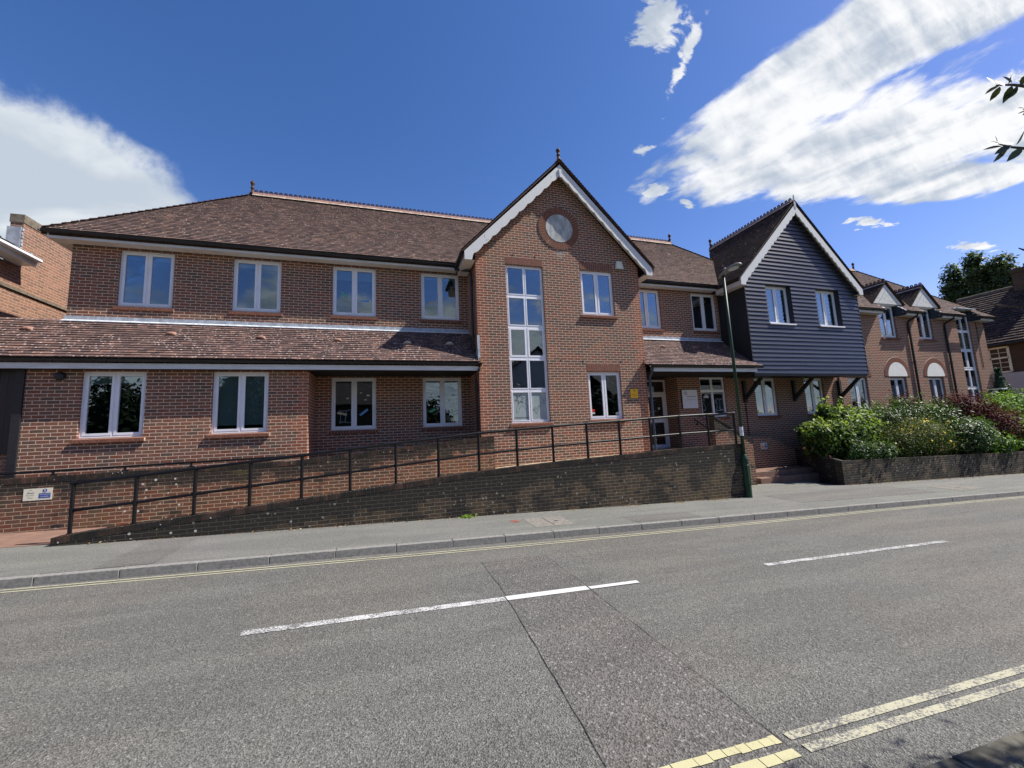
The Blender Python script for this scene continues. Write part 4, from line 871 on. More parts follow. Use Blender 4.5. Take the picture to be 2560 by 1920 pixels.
# dormers
for c_x in (21.82, 24.44):
    b = MB(); b.prism([(c_x-.95, 5.09), (c_x+.95, 5.09), (c_x, 6.02)], 'y', 11.74, 11.80); dm = b.build('dormer', 'pediment', OB)
    b = MB(); line(b, [(c_x-.62, 5.13), (c_x, 5.76), (c_x+.62, 5.13)], .03, 11.738); b.build('moulding', 'lead', dm)
    b = MB(); b.box(c_x-.6, 11.80, 5.045, c_x+.6, 11.95, 5.12); b.build('head', 'white', dm)
    for s_ in (-1, 1):
        L = math.hypot(1.08, 1.08)
        o = roof('dormer_roof', (c_x+s_*1.08, 0, 5.08), (0, 1, 0), (-s_*1.08, 0, 1.06), [(11.68, 0), (11.95, 0), (13.0, L), (11.68, L)], 'tiledark', parent=dm)
        b = MB(); b.hexa([(c_x, 11.70, 6.10), (c_x, 13, 6.10), (c_x+s_*1.07, 12.0, 5.05), (c_x+s_*1.07, 11.70, 5.05)], [(c_x, 11.70, 6.14), (c_x, 13, 6.14), (c_x+s_*1.07, 12.0, 5.09), (c_x+s_*1.07, 11.70, 5.09)]); b.build('verge', 'darkclay', dm)
        b = MB(); b.box(c_x+s_*.62-.04, 11.52, 4.86, c_x+s_*.62+.10, 11.9, 5.0); 
        b = MB(); xa = c_x+s_*.66; xb = c_x+s_*.90; b.hexa([(min(xa, xb), 11.50, 4.76), (max(xa, xb), 11.50, 4.76), (max(xa, xb), 11.84, 5.08), (min(xa, xb), 11.84, 5.08)], [(min(xa, xb), 11.50, 4.79), (max(xa, xb), 11.50, 4.79), (max(xa, xb), 11.84, 5.11), (min(xa, xb), 11.84, 5.11)]); b.build('flashing', 'leadbright', dm)
    ridge((c_x, 11.70, 6.17), (c_x, 13.0, 6.17), m_='darkclay')
b = MB(); 
for i in range(3): b.box(26.70+i*.02, 11.62+i*.16, 5.12+i*.045, 28.12-i*.02, 12.5, 5.155+i*.045)
b.build('stair_window_cap', 'leadbright', OB)
b = MB()
for x, y, z in ((26.0, 13.0, 6.25), (26.75, 12.9, 6.12)): b.box(x, y-.12, z, x+.35, y+.12, z+.05)
b.build('roof_vent', 'leadbright', OB)
# roof vents on the lean-tos
def vent(x, fr_, y0, z0, V, pale):
    L = Vector(V); c = Vector((x, y0, z0))+L*fr_; n_ = Vector((0, -L.z, L.y)).normalized(); t = L.normalized(); b = MB()
    rings = []
    for k_, (dv, h, w) in enumerate(((-.075, .030, .10), (-.085, .062, .125), (-.03, .078, .12), (.05, .04, .09), (.09, .012, .06))):
        rings.append([c+t*dv+n_*(.008+(h*(1-abs(q)**2.4)))+Vector((w*q, 0, 0)) for q in (-1, -.7, -.3, .3, .7, 1)])
    vs = [v for g_ in rings for v in g_]; b.add(vs, [(i*6+j, i*6+j+1, (i+1)*6+j+1, (i+1)*6+j) for i in range(4) for j in range(5)]+[tuple(range(6))[::-1]])
    return b.build('roof_vent', pale, OB, smooth=True)
def px_u(px): return None
for i, (x, fr_) in enumerate(((-7.62, .70), (-4.95, .66), (-3.05, .62), (-1.25, .60), (.55, .57), (1.72, .58))): vent(x, fr_, 10.60, 1.985, LV, 'clay' if i < 4 else 'mortar')
for x in (9.05, 10.45): vent(x, .70, 10.42, 1.925, EV, 'clay')
# downpipes
def pipe(pts, r_=0.034, m_='black', clips=1.6):
    b = MB(); b.tube(pts, r_, 10); P = [Vector(p) for p in pts]
    for a, c in zip(P, P[1:]):
        if abs((c-a).z) > .9*(c-a).length:
            z = max(a.z, c.z)-.25
            while z > min(a.z, c.z): b.tube([(a.x, a.y, z-.03), (a.x, a.y, z+.03)], r_+.012, 10); z -= clips
    return b.build('downpipe', m_, OB)
pipe([(1.98, 11.47, 5.06), (1.98, 11.40, 4.93), (2.32, 10.98, 4.74), (2.34, 10.92, 4.62), (2.34, 10.92, 2.22)], .038)
pipe([(2.43, 10.58, 1.90), (2.43, 10.60, 1.80), (2.35, 10.72, 1.62), (2.35, 10.74, 1.5), (2.35, 10.74, -.9)], .036)
pipe([(7.90, 10.45, 1.84), (7.90, 10.47, 1.72), (7.86, 10.56, 1.55), (7.86, 10.58, 1.45), (7.86, 10.58, -.80)], .040, 'pipeblue')
for x in (23.10, 25.78):
    pipe([(x+.22, 11.49, 4.66), (x+.22, 11.52, 4.55), (x, 11.76, 4.36), (x, 11.79, 4.28), (x, 11.79, -1.5)], .045)
pipe([(18.02, 11.79, 1.7), (18.02, 11.79, -1.4)], .04)
pipe([(12.95, 11.82, .76), (12.95, 11.82, -.6)], .014, 'darkclay', 9)
pipe([(28.4, 11.83, 4.5), (28.4, 11.83, 2.2)], .012, 'darkclay', 9)
b = MB(); b.tube([(28.62, 11.75, .95), (28.62, 11.6, 1.1)], .06, 8); b.box(28.5, 11.40, 1.08, 28.95, 11.80, 1.14); b.build('wall_light', 'white', OB)
# black boarded wing
b = MB()
def board_face(b, x0, x1, z0, z1, y, ops, pitch=0.15, sx=None):
    k = int(round((z1-z0)/pitch))
    for j in range(k):
        a = z0+j*pitch; c = a+pitch
        xs = [(x0, x1)] if z0 < 4.9 or True else None
        segs = [(x0, x1)]
        if sx: segs = [sx(a+pitch*.5)]
        for o in ops:
            if a+.01 < o[3]-.0 and c-.01 > o[2]:
                new = []
                for s0, s1 in segs:
                    if o[0] > s0: new.append((s0, min(o[0], s1)))
                    if o[1] < s1: new.append((max(o[1], s0), s1))
                segs = new
        for s0, s1 in segs:
            if s1-s0 < .03: continue
            cuts = [s0]; x = s0+random.uniform(1.5, 3.2)
            while x < s1-.5: cuts.append(x); x += random.uniform(2.0, 3.6)
            cuts.append(s1)
            for q0, q1 in zip(cuts, cuts[1:]):
                jj = random.uniform(0, .004); e0 = random.uniform(-.004, .004); e1 = random.uniform(-.004, .004)
                q0 += .0015; q1 -= .0015
                b.add([(q0, y-.042-jj, a+e0), (q1, y-.042-jj, a+e1), (q1, y-.006, c+.012), (q0, y-.006, c+.012), (q0, y, a+e0), (q1, y, a+e1), (q1, y, c+.012), (q0, y, c+.012)],
                      [(0, 1, 2, 3), (4, 5, 1, 0), (0, 3, 7, 4), (1, 5, 6, 2)])
BW = [(13.15, 14.35, 3.52, 4.985), (15.64, 16.87, 3.52, 4.985)]
board_face(b, 12.17, 17.87, 1.69, 4.995, 10.62, BW)
board_face(b, 12.17, 17.87, 4.99, 8.1, 10.62, [], sx=lambda z: (14.965-max(0.02, (8.10-z)/1.045), 14.965+max(0.02, (8.10-z)/1.045)) if z > 5.15 else (12.17, 17.87))
b.build('weatherboarding', 'boards', OB)
b = MB()
wall_y(b, 12.175, 17.865, 1.70, 4.99, 10.625, BW, depth=.17)
b.add([(12.175, 10.625, 4.99), (17.865, 10.625, 4.99), (17.865, 10.625, 5.15), (14.965, 10.625, 8.08), (12.175, 10.625, 5.15)], [(0, 1, 2, 3, 4)])
for s_, x in ((-1, 12.175), (1, 17.865)):
    b.quad((x, 10.625, 1.70), (x, 11.85, 1.70), (x, 11.85, 5.1), (x, 10.625, 5.1))
b.quad((12.175, 10.625, 1.70), (17.865, 10.625, 1.70), (17.865, 11.85, 1.70), (12.175, 11.85, 1.70))
b.box(12.17, 10.60, 1.60, 17.87, 10.70, 1.69); b.box(12.14, 10.585, 1.68, 12.175, 10.625, 5.0); b.box(17.865, 10.585, 1.68, 17.90, 10.625, 5.0)
b.build('timber_wing', 'timber', OB)
for i, o_ in enumerate(BW):
    w = window(*o_, 10.62, depth=.17, sill=False, blind=1.2 if i else .9)
    s_ = MB(); s_.box(o_[0]-.02, 10.54, o_[2]-.045, o_[1]+.03, 10.78, o_[2]+.002); s_.build('sill', 'white', w)
for x, zb in ((12.93, .77), (15.47, .77), (18.02, .62)):
    b = MB(); b.box(x-.055, 11.74, zb, x+.055, 11.85, 1.60); b.hexa([(x-.05, 11.74, .86), (x+.05, 11.74, .86), (x+.05, 11.74, 1.02), (x-.05, 11.74, 1.02)], [(x-.05, 10.95, 1.60), (x+.05, 10.95, 1.60), (x+.05, 11.10, 1.60), (x-.05, 11.10, 1.60)][::1])
    b.build('bracket', 'timber', OB)
    b = MB()
b = MB(); b.box(17.95, 11.70, 4.0, 17.86, 11.84, 4.98)
# entrance door in the porch recess
b = MB()
def fr(b, x0, x1, z0, z1, y, w, d_=.05): b.box(x0, y, z0, x0+w, y+d_, z1); b.box(x1-w, y, z0, x1, y+d_, z1); b.box(x0+w, y, z0, x1-w, y+d_, z0+w); b.box(x0+w, y, z1-w, x1-w, y+d_, z1)
fr(b, 7.84, 9.93, -.78, 1.72, 12.50, .06); b.box(7.9, 12.50, 1.20, 9.87, 12.55, 1.27); b.box(8.86, 12.50, -.72, 8.92, 12.55, 1.66)
for a, c in ((7.92, 8.85), (8.93, 9.85)): fr(b, a, c, -.75, 1.19, 12.485, .10, .045); b.box(a+.1, 12.485, .15, c-.1, 12.53, .36)
dr_ = b.build('entrance_door', 'white', OB)
b = MB()
for a, c in ((8.02, 8.75), (9.03, 9.75)): b.box(a, 12.505, -.65, c, 12.51, .15); b.box(a, 12.505, .36, c, 12.51, 1.09); b.box(a-.1, 12.52, 1.27, c+.1, 12.525, 1.66)
b.build('glass', 'glass', dr_); b = MB(); b.box(9.52, 12.48, .62, 9.60, 12.484, .70); b.build('notice', 'paper', dr_)
b = MB(); b.tube([(8.99, 12.42, .1), (8.99, 12.42, .55)], .014, 8); b.build('handle', 'lampgrey', dr_)
b = MB(); b.quad((7.8, 12.9, -.9), (9.95, 12.9, -.9), (9.95, 12.9, 1.8), (7.8, 12.9, 1.8)); b.build('room_interior', 'interior', dr_)

# ------------------------------------------------------------------ things fixed to the building
t = thing('name_board', (10.4, 11.84, .9), 'white name board with a star logo on the brick wall beside the entrance', 'sign')
b = MB(); b.box(10.06, 11.78, .60, 10.72, 11.845, 1.27, 0); b.box(10.045, 11.80, .585, 10.735, 11.848, 1.285, 1); b.build('board', ['signwhite', 'ink'], t, bevel=.004)
b = MB(); A = star_pts(10.21, 1.14, .085, .040, R(14)); Bi = star_pts(10.212, 1.142, .062, .026, R(14))
for i in range(12): j = (i+1) % 12; b.prism([A[i], A[j], Bi[j], Bi[i]], 'y', 11.777, 11.7795)
b.build('logo', 'ink', t)
text_mesh('lettering', 'homewardcompany', .052, (10.44, 11.778, 1.01), (1, 0, 0), (0, 0, 1), 'ink', t, .001)
text_mesh('lettering', 'Clemence House', .055, (10.42, 11.778, .90), (1, 0, 0), (0, 0, 1), 'inkgrey', t)
t = thing('camera_notice', (7.29, 10.64, 1.04), 'small yellow camera warning sign on the brick wall left of the entrance', 'sign')
b = MB(); b.box(7.16, 10.635, .905, 7.43, 10.645, 1.195, 0); b.box(7.15, 10.641, .895, 7.44, 10.6495, 1.205, 1); b.build('plate', ['yellow', 'ink'], t)
b = MB(); b.prism([(7.27, 1.14), (7.33, 1.105), (7.345, 1.12), (7.285, 1.155)], 'y', 10.631, 10.634); b.box(7.262, 10.631, 1.115, 7.268, 10.634, 1.145); b.build('pictogram', 'ink', t)
for z, s_, sz in ((1.172, 'WARNING', .022), (1.045, 'CCTV', .026), (1.012, '24 HOUR CAMERA', .027), (.968, 'RECORDING', .027), (.935, 'in operation', .020)): text_mesh('lettering', s_, sz, (7.295, 10.6335, z), (1, 0, 0), (0, 0, 1), 'amberink', t, .0004)
t = thing('alarm_box', (7.1, 10.64, 5.1), 'cream alarm box high on the brick gable right of the upper window', 'alarm box')
b = MB(); b.hexa([(6.96, 10.56, 5.04), (7.24, 10.56, 5.04), (7.24, 10.65, 5.04), (6.96, 10.65, 5.04)], [(7.01, 10.58, 5.30), (7.19, 10.58, 5.30), (7.19, 10.65, 5.30), (7.01, 10.65, 5.30)]); b.build('case', 'signcream', t, bevel=.012)
b = MB(); b.box(6.99, 10.57, 5.015, 7.21, 10.65, 5.04); b.build('base', 'lampgrey', t)
t = thing('bulkhead_light', (-6.65, 10.85, 1.6), 'small dark round bulkhead light under the eaves above the left lower window', 'light')
b = MB(); b.tube([(-6.62, 10.86, 1.62), (-6.62, 10.80, 1.60), (-6.62, 10.77, 1.59)], [.09, .085, .05], 14); b.build('lamp_body', 'ink', t, smooth=True)

# ------------------------------------------------------------------ ramp walls, ramp, railings
WV = lambda x: 8.79-.0204*x
tops = [(-5.36, -1.40), (-5.0, -1.36), (-2.37, -1.15), (1.93, -.80), (4.0, -.70), (6.06, -.63), (7.0, -.585), (9.22, -.55)]
def topz(x):
    for (a, za), (c, zc) in zip(tops, tops[1:]):
        if x <= c: return za+(zc-za)*(x-a)/(c-a)
    return tops[-1][1]
RW = thing('retaining_wall', (2, 8.8, -1.8), 'long black stained brick wall carrying the ramp railing beside the footway', 'wall')
b = MB(); xs = [-5.36+i*.28 for i in range(53)]; xs[-1] = 9.22
for a, c in zip(xs, xs[1:]): b.hexa([(a, WV(a), -2.6), (c, WV(c), -2.6), (c, WV(c)+.215, -2.6), (a, WV(a)+.215, -2.6)], [(a, WV(a), topz(a)-.11), (c, WV(c), topz(c)-.11), (c, WV(c)+.215, topz(c)-.11), (a, WV(a)+.215, topz(a)-.11)])
b.box(9.00, 8.80, -2.6, 9.22, 10.3, -.66)
b.build('wall_body', 'stain', RW)
def coping(x0, x1, yf, zt, parent, dep=.225, h=.105, m_='stain', proud=.004):
    b = MB(); x = x0; 
    while x < x1:
        c = min(x+.073, x1); j = random.uniform(-.003, .003); a_, c_ = x+.004, c-.004
        y0 = yf(x)-proud-random.uniform(0, .003)
        b.hexa([(a_, y0, zt(x)-h), (c_, y0, zt(c)-h), (c_, y0+dep, zt(c)-h), (a_, y0+dep, zt(x)-h)], [(a_, y0, zt(x)+j), (c_, y0, zt(c)+j), (c_, y0+dep, zt(c)+j), (a_, y0+dep, zt(x)+j)], 0); x += .075
    k = max(1, int((x1-x0)/.5))
    for i in range(k):
        a, c = x0+(x1-x0)*i/k, x0+(x1-x0)*(i+1)/k
        b.hexa([(a, yf(a)+.001, zt(a)-h-.004), (c, yf(c)+.001, zt(c)-h-.004), (c, yf(c)+dep-.004, zt(c)-h-.004), (a, yf(a)+dep-.004, zt(a)-h-.004)], [(a, yf(a)+.001, zt(a)-.006), (c, yf(c)+.001, zt(c)-.006), (c, yf(c)+dep-.004, zt(c)-.006), (a, yf(a)+dep-.004, zt(a)-.006)], 1)
    return b.build('coping', [MT['copeb'], 'mortardk'], parent)
def cope_mat():
    m_, n = mat('coping_header_brick'); p = n.pos()
    a = n.noise(p, 3.0, 5, 0.6); f_ = n.noise(p, 50, 4, .6); x, y, z = n.xyz(p)[:3]
    w = n.n('ShaderNodeTexWhiteNoise', {'W': n.m('FLOOR', n.m('DIVIDE', x, .075))}, noise_dimensions='1D').outputs[0]
    c = n.mix(w, (0.035, 0.026, 0.020), (0.10, 0.058, 0.040)); c = n.mix(n.ss(a, .35, .6), c, (0.022, 0.021, 0.018))
    vo = n.n('ShaderNodeTexVoronoi', {'Vector': p, 'Scale': 12.0}); li = n.m('MULTIPLY', n.ss(vo.outputs['Distance'], .2, .12), n.m('GREATER_THAN', n.xyz(vo.outputs['Color'])[0], .72))
    c = n.mix(n.m('MULTIPLY', li, n.ss(x, 3.0, -3.0, .3, 1.0)), c, (0.5, 0.48, 0.42))
    n.out(c, .9, .2, n.bump(f_, .5, .006)); return m_
MT['copeb'] = cope_mat(); MT['mortardk'] = simple('dirty_mortar', (0.20, 0.175, 0.14), .9, .2, 9, .4)
coping(-5.36, 9.22, WV, topz, RW)
inn = [(-8.98, -.47), (-2.1, -.41), (.3, -.235), (2.70, -.055)]
def itz(x):
    for (a, za), (c, zc) in zip(inn, inn[1:]):
        if x <= c: return za+(zc-za)*(x-a)/(c-a)
    return inn[-1][1]
IW = thing('ramp_side_wall', (-2, 10.4, -1.7), 'brick wall with dirty coping behind the ramp against the lower left windows', 'wall')
b = MB(); xs = [-8.98+i*.73 for i in range(17)]; xs[-1] = 2.70
for a, c in zip(xs, xs[1:]): b.hexa([(a, 10.35, -2.5), (c, 10.35, -2.5), (c, 10.565, -2.5), (a, 10.565, -2.5)], [(a, 10.35, itz(a)-.11), (c, 10.35, itz(c)-.11), (c, 10.565, itz(c)-.11), (a, 10.565, itz(a)-.11)])
b.build('wall_body', 'stain2', IW); coping(-8.98, 2.70, lambda x: 10.35, itz, IW)
b = MB()
for i in range(30):
    a, c = -5.34+i*.49, -5.34+(i+1)*.49; za, zc = min(topz(a)-.15, -.77), min(topz(c)-.15, -.77)
    b.quad((a, WV(a)+.2, za), (c, WV(c)+.2, zc), (c, 12.6, zc), (a, 12.6, za))
tag(b.build('ramp', 'concrete'), kind='structure')
b = MB(); b.quad((-9.2, RY(8.95, -9.2), KF+gz(-9.2)+.04), (-5.36, RY(8.95, -5.36), KF+gz(-5.36)+.04), (-5.36, 10.4, KF+gz(-5.36)+.06), (-9.2, 10.4, KF+gz(-9.2)+.06)); tag(b.build('brick_paving', 'paviour'), kind='structure')
b = MB(); b.box(-9, 10.56, -.9, 2.42, 11.84, -.62); tag(b.build('garden_bed', 'soil'), kind='structure')
RL = thing('ramp_railing', (2, 8.9, -1.0), 'black tubular handrail with two rails and upright posts along the top of the ramp wall', 'railing')
pxs = [-5.18+i*.8906 for i in range(17)]
rt = [(x, topz(x)+.83 if i else topz(x)+.85) for i, x in enumerate(pxs)]
RYL = lambda x: 8.90-.0204*x
pts = [(x, RYL(x), z) for x, z in rt]
b = MB(); b.tube([(pts[0][0], pts[0][1], pts[0][2]-.02)]+pts[0:1]+pts[1:], .032, 10); b.build('top_rail', 'blackrail', RL, smooth=True)
b = MB(); b.tube([(x, y, z-.46) for x, y, z in pts], .027, 10); b.build('lower_rail', 'blackrail', RL, smooth=True)
for x, y, z in pts:
    b = MB(); b.tube([(x, y, topz(x)-.02), (x, y, z)], .030, 10); b.tube([(x, y, topz(x)-.005), (x, y, topz(x)+.012)], .045, 10); b.tube([(x, y, z-.495), (x, y, z-.425)], .036, 10); b.tube([(x-.035, y, z), (x+.035, y, z)], .036, 10)
    b.build('post', 'blackrail', RL)
e = pts[-1]; b = MB(); b.tube([e, (e[0]+.1, e[1]+.12, e[2]), (e[0]+.15, 10.15, e[2]-.02)], .022, 10); b.tube([(e[0], e[1], e[2]-.46), (e[0]+.15, 10.15, e[2]-.46)], .018, 10); b.build('return_rail', 'blackrail', RL)
HR = thing('wall_handrail', (-5, 10.45, -.4), 'black handrail on short brackets on top of the brick wall behind the ramp', 'railing')
b = MB(); b.tube([(x, 10.45, itz(x)+.10) for x in (-8.9, -6, -4, -2.1, -1, .3, 1.5, 2.55)], .022, 10); b.build('rail', 'blackrail', HR)
for x in (-8.2, -6.35, -5.2, -4.05, -2.9, -1.7, -.5, .7, 1.9): b = MB(); b.tube([(x, 10.45, itz(x)-.01), (x, 10.45, itz(x)+.09)], .022, 8); b.tube([(x-.03, 10.45, itz(x)), (x+.05, 10.45, itz(x)+.004)], .03, 8); b.build('bracket', 'blackrail', HR)

def safety(x0, z0, y, w, h, label, faded):
    t = thing('safety_notice', (x0, y, z0), label, 'sign'); m = x0+w/2
    b = MB(); b.box(x0, y-.006, z0, x0+w, y-.001, z0+h); b.build('plate', 'signcream' if faded else 'signwhite', t)
    b = MB(); c = x0+w*.25
    b.prism([(c-w*.13, z0+h*.62), (c+w*.13, z0+h*.62), (c, z0+h*.93)], 'y', y-.0085, y-.0065)
    if not faded: b.box(x0+w*.09, y-.0085, z0+h*.1, x0+w*.42, y-.0065, z0+h*.55)
    b.build('warning_triangle', 'inkgrey' if faded else 'amber', t)
    if faded: b = MB(); b.prism([(c-w*.09, z0+h*.655), (c+w*.09, z0+h*.655), (c, z0+h*.86)], 'y', y-.0105, y-.009); b.build('triangle_field', 'signcream', t)
    b = MB(); c2 = x0+w*.74; disc(b, c2, z0+h*.79, h*.15, y-.0085, k=20)
    b.v = [(v[0], min(v[1], y-.0065), v[2]) for v in b.v]
    b.box(x0+w*.54, y-.0085, z0+h*.16, x0+w*.95, y-.0065, z0+h*.58); b.build('blue_panel', 'signblue', t)
    b = MB(); b.box(c2-w*.016, y-.0105, z0+h*.76, c2+w*.016, y-.009, z0+h*.90); b.box(c2-w*.016, y-.0105, z0+h*.69, c2+w*.016, y-.009, z0+h*.73); b.build('exclamation_mark', 'signwhite', t)
    text_mesh('lettering', 'Caution', h*.17, (x0+w*.25, y-.0092, z0+h*.42), (1, 0, 0), (0, 0, 1), 'inkgrey' if faded else 'ink', t)
    text_mesh('lettering', 'Ramp', h*.15, (x0+w*.25, y-.0092, z0+h*.20), (1, 0, 0), (0, 0, 1), 'inkgrey' if faded else 'ink', t)
    text_mesh('lettering', 'Use handrail', h*.145, (x0+w*.745, y-.0095, z0+h*.43), (1, 0, 0), (0, 0, 1), 'signwhite', t)
    text_mesh('lettering', 'provided', h*.145, (x0+w*.745, y-.0095, z0+h*.25), (1, 0, 0), (0, 0, 1), 'signwhite', t)
safety(-6.70, -.89, 10.35, .43, .225, 'faded cream and blue safety notice on the brick wall at the foot of the ramp', True)

# ------------------------------------------------------------------ steps and their walls
SW = thing('stair_wall', (10.5, 10.3, -1.9), 'sloping topped brick wall left of the entrance steps behind the lamp post', 'wall')
b = MB(); b.prism([(9.82, -2.5), (11.28, -2.5), (11.28, -.60), (9.95, .18), (9.82, .24)], 'y', 10.2, 10.42); b.box(9.22, 10.2, -2.5, 9.82, 10.42, -.78); b.build('wall_body', 'stain2', SW)
b = MB(); b.hexa([(9.80, 10.185, .24), (9.80, 10.435, .24), (11.31, 10.435, -.64), (11.31, 10.185, -.64)], [(9.80, 10.185, .29), (9.80, 10.435, .29), (11.31, 10.435, -.57), (11.31, 10.185, -.57)]); b.build('coping', 'copeb', SW)
ST = thing('entrance_steps', (12, 10.8, -1.9), 'brick steps rising from the footway towards the entrance', 'steps')
b = MB(); b.box(11.58, 10.32, -2.4, 14.2, 10.62, -1.82); b.build('step', 'paviour', ST, bevel=.01)
b = MB(); b.box(11.30, 10.60, -2.4, 14.4, 11.5, -1.65); b.build('step', 'paviour', ST, bevel=.01)
for i in range(5): b = MB(); b.box(9.82, 10.42, -2.4, 11.40-.29*i, 11.84, -1.65+.174*(i+1)); b.build('step', 'paviour', ST)
SG = thing('curved_step_wall', (13, 11.5, -1.6), 'shaded red brick wall with curved pale coping behind the entrance steps', 'wall')
prof = [(12.0, -.55), (13.0, -.56), (13.35, -.58), (13.62, -.63), (13.85, -.72), (14.55, -1.02)]
b = MB(); b.prism([(12.0, -2.5)]+[(14.69, -2.5), (14.69, -1.04)]+prof[::-1], 'y', 11.45, 11.66); b.build('wall_body', 'dkred', SG) if 'dkred' in MT else b.build('wall_body', 'brick', SG)
b = MB()
for (a, za), (c, zc) in zip(prof, prof[1:]+[(14.72, -1.05)]): b.hexa([(a, 11.43, za), (c, 11.43, zc), (c, 11.68, zc), (a, 11.68, za)], [(a, 11.43, za+.06), (c, 11.43, zc+.06), (c, 11.68, zc+.06), (a, 11.68, za+.06)])
b.build('coping', 'stone', SG)
safety(13.02, -.97, 11.45, .30, .22, 'small yellow and blue safety notice on the shaded wall by the entrance steps', False)
PW = thing('planter_wall', (17, 9.2, -2.1), 'low weathered brick planter wall running right along the footway under the shrubs', 'wall')
pt = lambda x: -1.33-.0245*(x-13.68); pv = lambda x: 9.20-.019*(x-13.68)
b = MB()
for i in range(14): a, c = 13.68+i*1.3, 13.68+(i+1)*1.3; b.hexa([(a, pv(a), -3.2), (c, pv(c), -3.2), (c, pv(c)+.22, -3.2), (a, pv(a)+.22, -3.2)], [(a, pv(a), pt(a)), (c, pv(c), pt(c)), (c, pv(c)+.22, pt(c)), (a, pv(a)+.22, pt(a))])
b.hexa([(13.68, 9.20, -3), (13.90, 9.28, -3), (14.91, 11.5, -3), (14.69, 11.5, -3)], [(13.68, 9.20, -1.33), (13.90, 9.28, -1.33), (14.91, 11.5, -1.03), (14.69, 11.5, -1.03)])
b.build('wall_body', 'stainp', PW)
b = MB(); b.box(14.9, 9.3, -2.6, 31, 11.85, -1.62); tag(b.build('planting_bed', 'soil'), kind='structure')
SH = thing('step_handrail', (10.9, 11.75, 0), 'short black sloping handrail on the brick wall under the name board', 'railing')
b = MB(); b.tube([(10.45, 11.76, .20), (10.50, 11.74, .17), (11.35, 11.74, -.36)], .022, 8); b.build('rail', 'blackrail', SH)
for x, z in ((10.62, .08), (11.2, -.28)): b = MB(); b.tube([(x, 11.74, z), (x, 11.85, z-.06)], .012, 6); b.tube([(x, 11.835, z-.06), (x, 11.848, z-.06)], .04, 8); b.build('bracket', 'blackrail', SH)

# ------------------------------------------------------------------ street lamp
LX, LY, LZ = 9.13, 8.57, -1.96
LP = thing('street_lamp', (LX, LY, LZ), 'dark green street lamp with a grey head at the end of the ramp wall', 'street lamp')
b = MB(); b.lathe([(.092, LZ-.1), (.092, LZ+.99), (.084, LZ+1.03), (.06, LZ+1.10), (.045, LZ+1.13)], LX, LY, 20); b.build('base', 'green', LP, smooth=False)
b = MB(); b.box(LX-.045, LY-.098, LZ+.35, LX+.045, LY-.086, LZ+.85); b.box(LX+.086, LY-.04, LZ+.3, LX+.100, LY+.04, LZ+.92); b.build('access_door', 'green', LP, bevel=.004)
b = MB(); b.tube([(LX, LY, LZ+1.08), (LX, LY, 2.0), (LX-.02, LY, 4.18)], [.042, .040, .036], 18); b.build('column', 'green', LP, smooth=True)
b = MB(); b.tube([(LX, LY, LZ+1.62), (LX, LY, LZ+1.86)], .0445, 16); b.build('number_label', 'signwhite', LP)
text_mesh('number', '8', .075, (LX-.014, LY-.0455, LZ+1.71), (1, 0, 0), (0, 0, 1), 'ink', LP)
b = MB(); rings = []
sec = [(8.72, 4.15, .03, .03), (8.66, 4.17, .065, .055), (8.55, 4.20, .085, .075), (8.40, 4.235, .105, .085), (8.22, 4.26, .13, .085), (8.08, 4.265, .12, .075), (7.99, 4.26, .085, .05), (7.955, 4.255, .03, .02)]
for y, z, w, h in sec: rings.append([(LX-.02+w*math.cos(t*math.pi/8), y, z+(h*.85 if math.sin(t*math.pi/8) > 0 else h*.45)*math.sin(t*math.pi/8)) for t in range(16)])
vs = [v for g_ in rings for v in g_]; b.add(vs, [(i*16+j, i*16+(j+1) % 16, (i+1)*16+(j+1) % 16, (i+1)*16+j) for i in range(7) for j in range(16)]+[tuple(range(16))[::-1], tuple(range(112, 128))])
b.build('lamp_head', 'lampgrey', LP, smooth=True)
b = MB(); P = [(LX-.02+.095*math.cos(t*math.pi/8), 8.22+.17*math.sin(t*math.pi/8)) for t in range(16)]; b.prism(P, 'z', 4.205, 4.235); b.build('lens', 'blind', LP)
b = MB(); b.lathe([(.035, 4.31), (.04, 4.33), (.03, 4.37), (.0, 4.375)], LX-.02, 8.5, 10); b.build('light_sensor', 'lampgrey', LP)

# ------------------------------------------------------------------ dark gate wall at far left
GT = thing('side_passage_screen', (-8.1, 10.9, 0), 'black boarded screen and post closing the passage at the left end of the building', 'screen')
b = MB(); b.box(-7.33, 10.83, -.6, -7.19, 10.93, 1.77); b.build('post', 'timber', GT)
b = MB()
for i in range(13): b.box(-7.34-.135*(i+1), 10.90+.004*(i % 2), .02, -7.34-.135*i-.006, 10.93, 1.78)
b.build('boards', 'timber', GT)
b = MB(); b.box(-9.0, 10.95, -2.4, -7.33, 11.15, .02); tag(b.build('passage_wall', 'orange'), 'low sunlit brick wall under the black boarded screen at far left', 'wall')

# ------------------------------------------------------------------ left neighbour
NB = thing('neighbour_brick_building', (-11, 12, -1.5), 'orange brick neighbouring building with parapet and grey roof at the left edge', 'building')
b = MB(); b.quad((-9, 18, -2.5), (-9, 9.6, -2.5), (-9, 9.6, 4.78), (-9, 18, 4.78)); b.quad((-9, 18, 4.78), (-9, 13.06, 4.78), (-9, 13.06, 5.98), (-9, 18, 5.98)); b.box(-18, 9.6, -2.5, -9.01, 18, 4.7)
b.quad((-9.26, 13.06, 4.7), (-9, 13.06, 4.7), (-9, 13.06, 5.98), (-9.26, 13.06, 5.98)); b.prism([(-9.02, 4.7), (-17.2, 4.7), (-13.1, 7.95)], 'y', 9.6, 13.05); b.quad((-9.26, 13.06, 4.7), (-9.26, 18, 4.7), (-9.26, 18, 5.98), (-9.26, 13.06, 5.98)); b.build('wall', 'orange', NB)
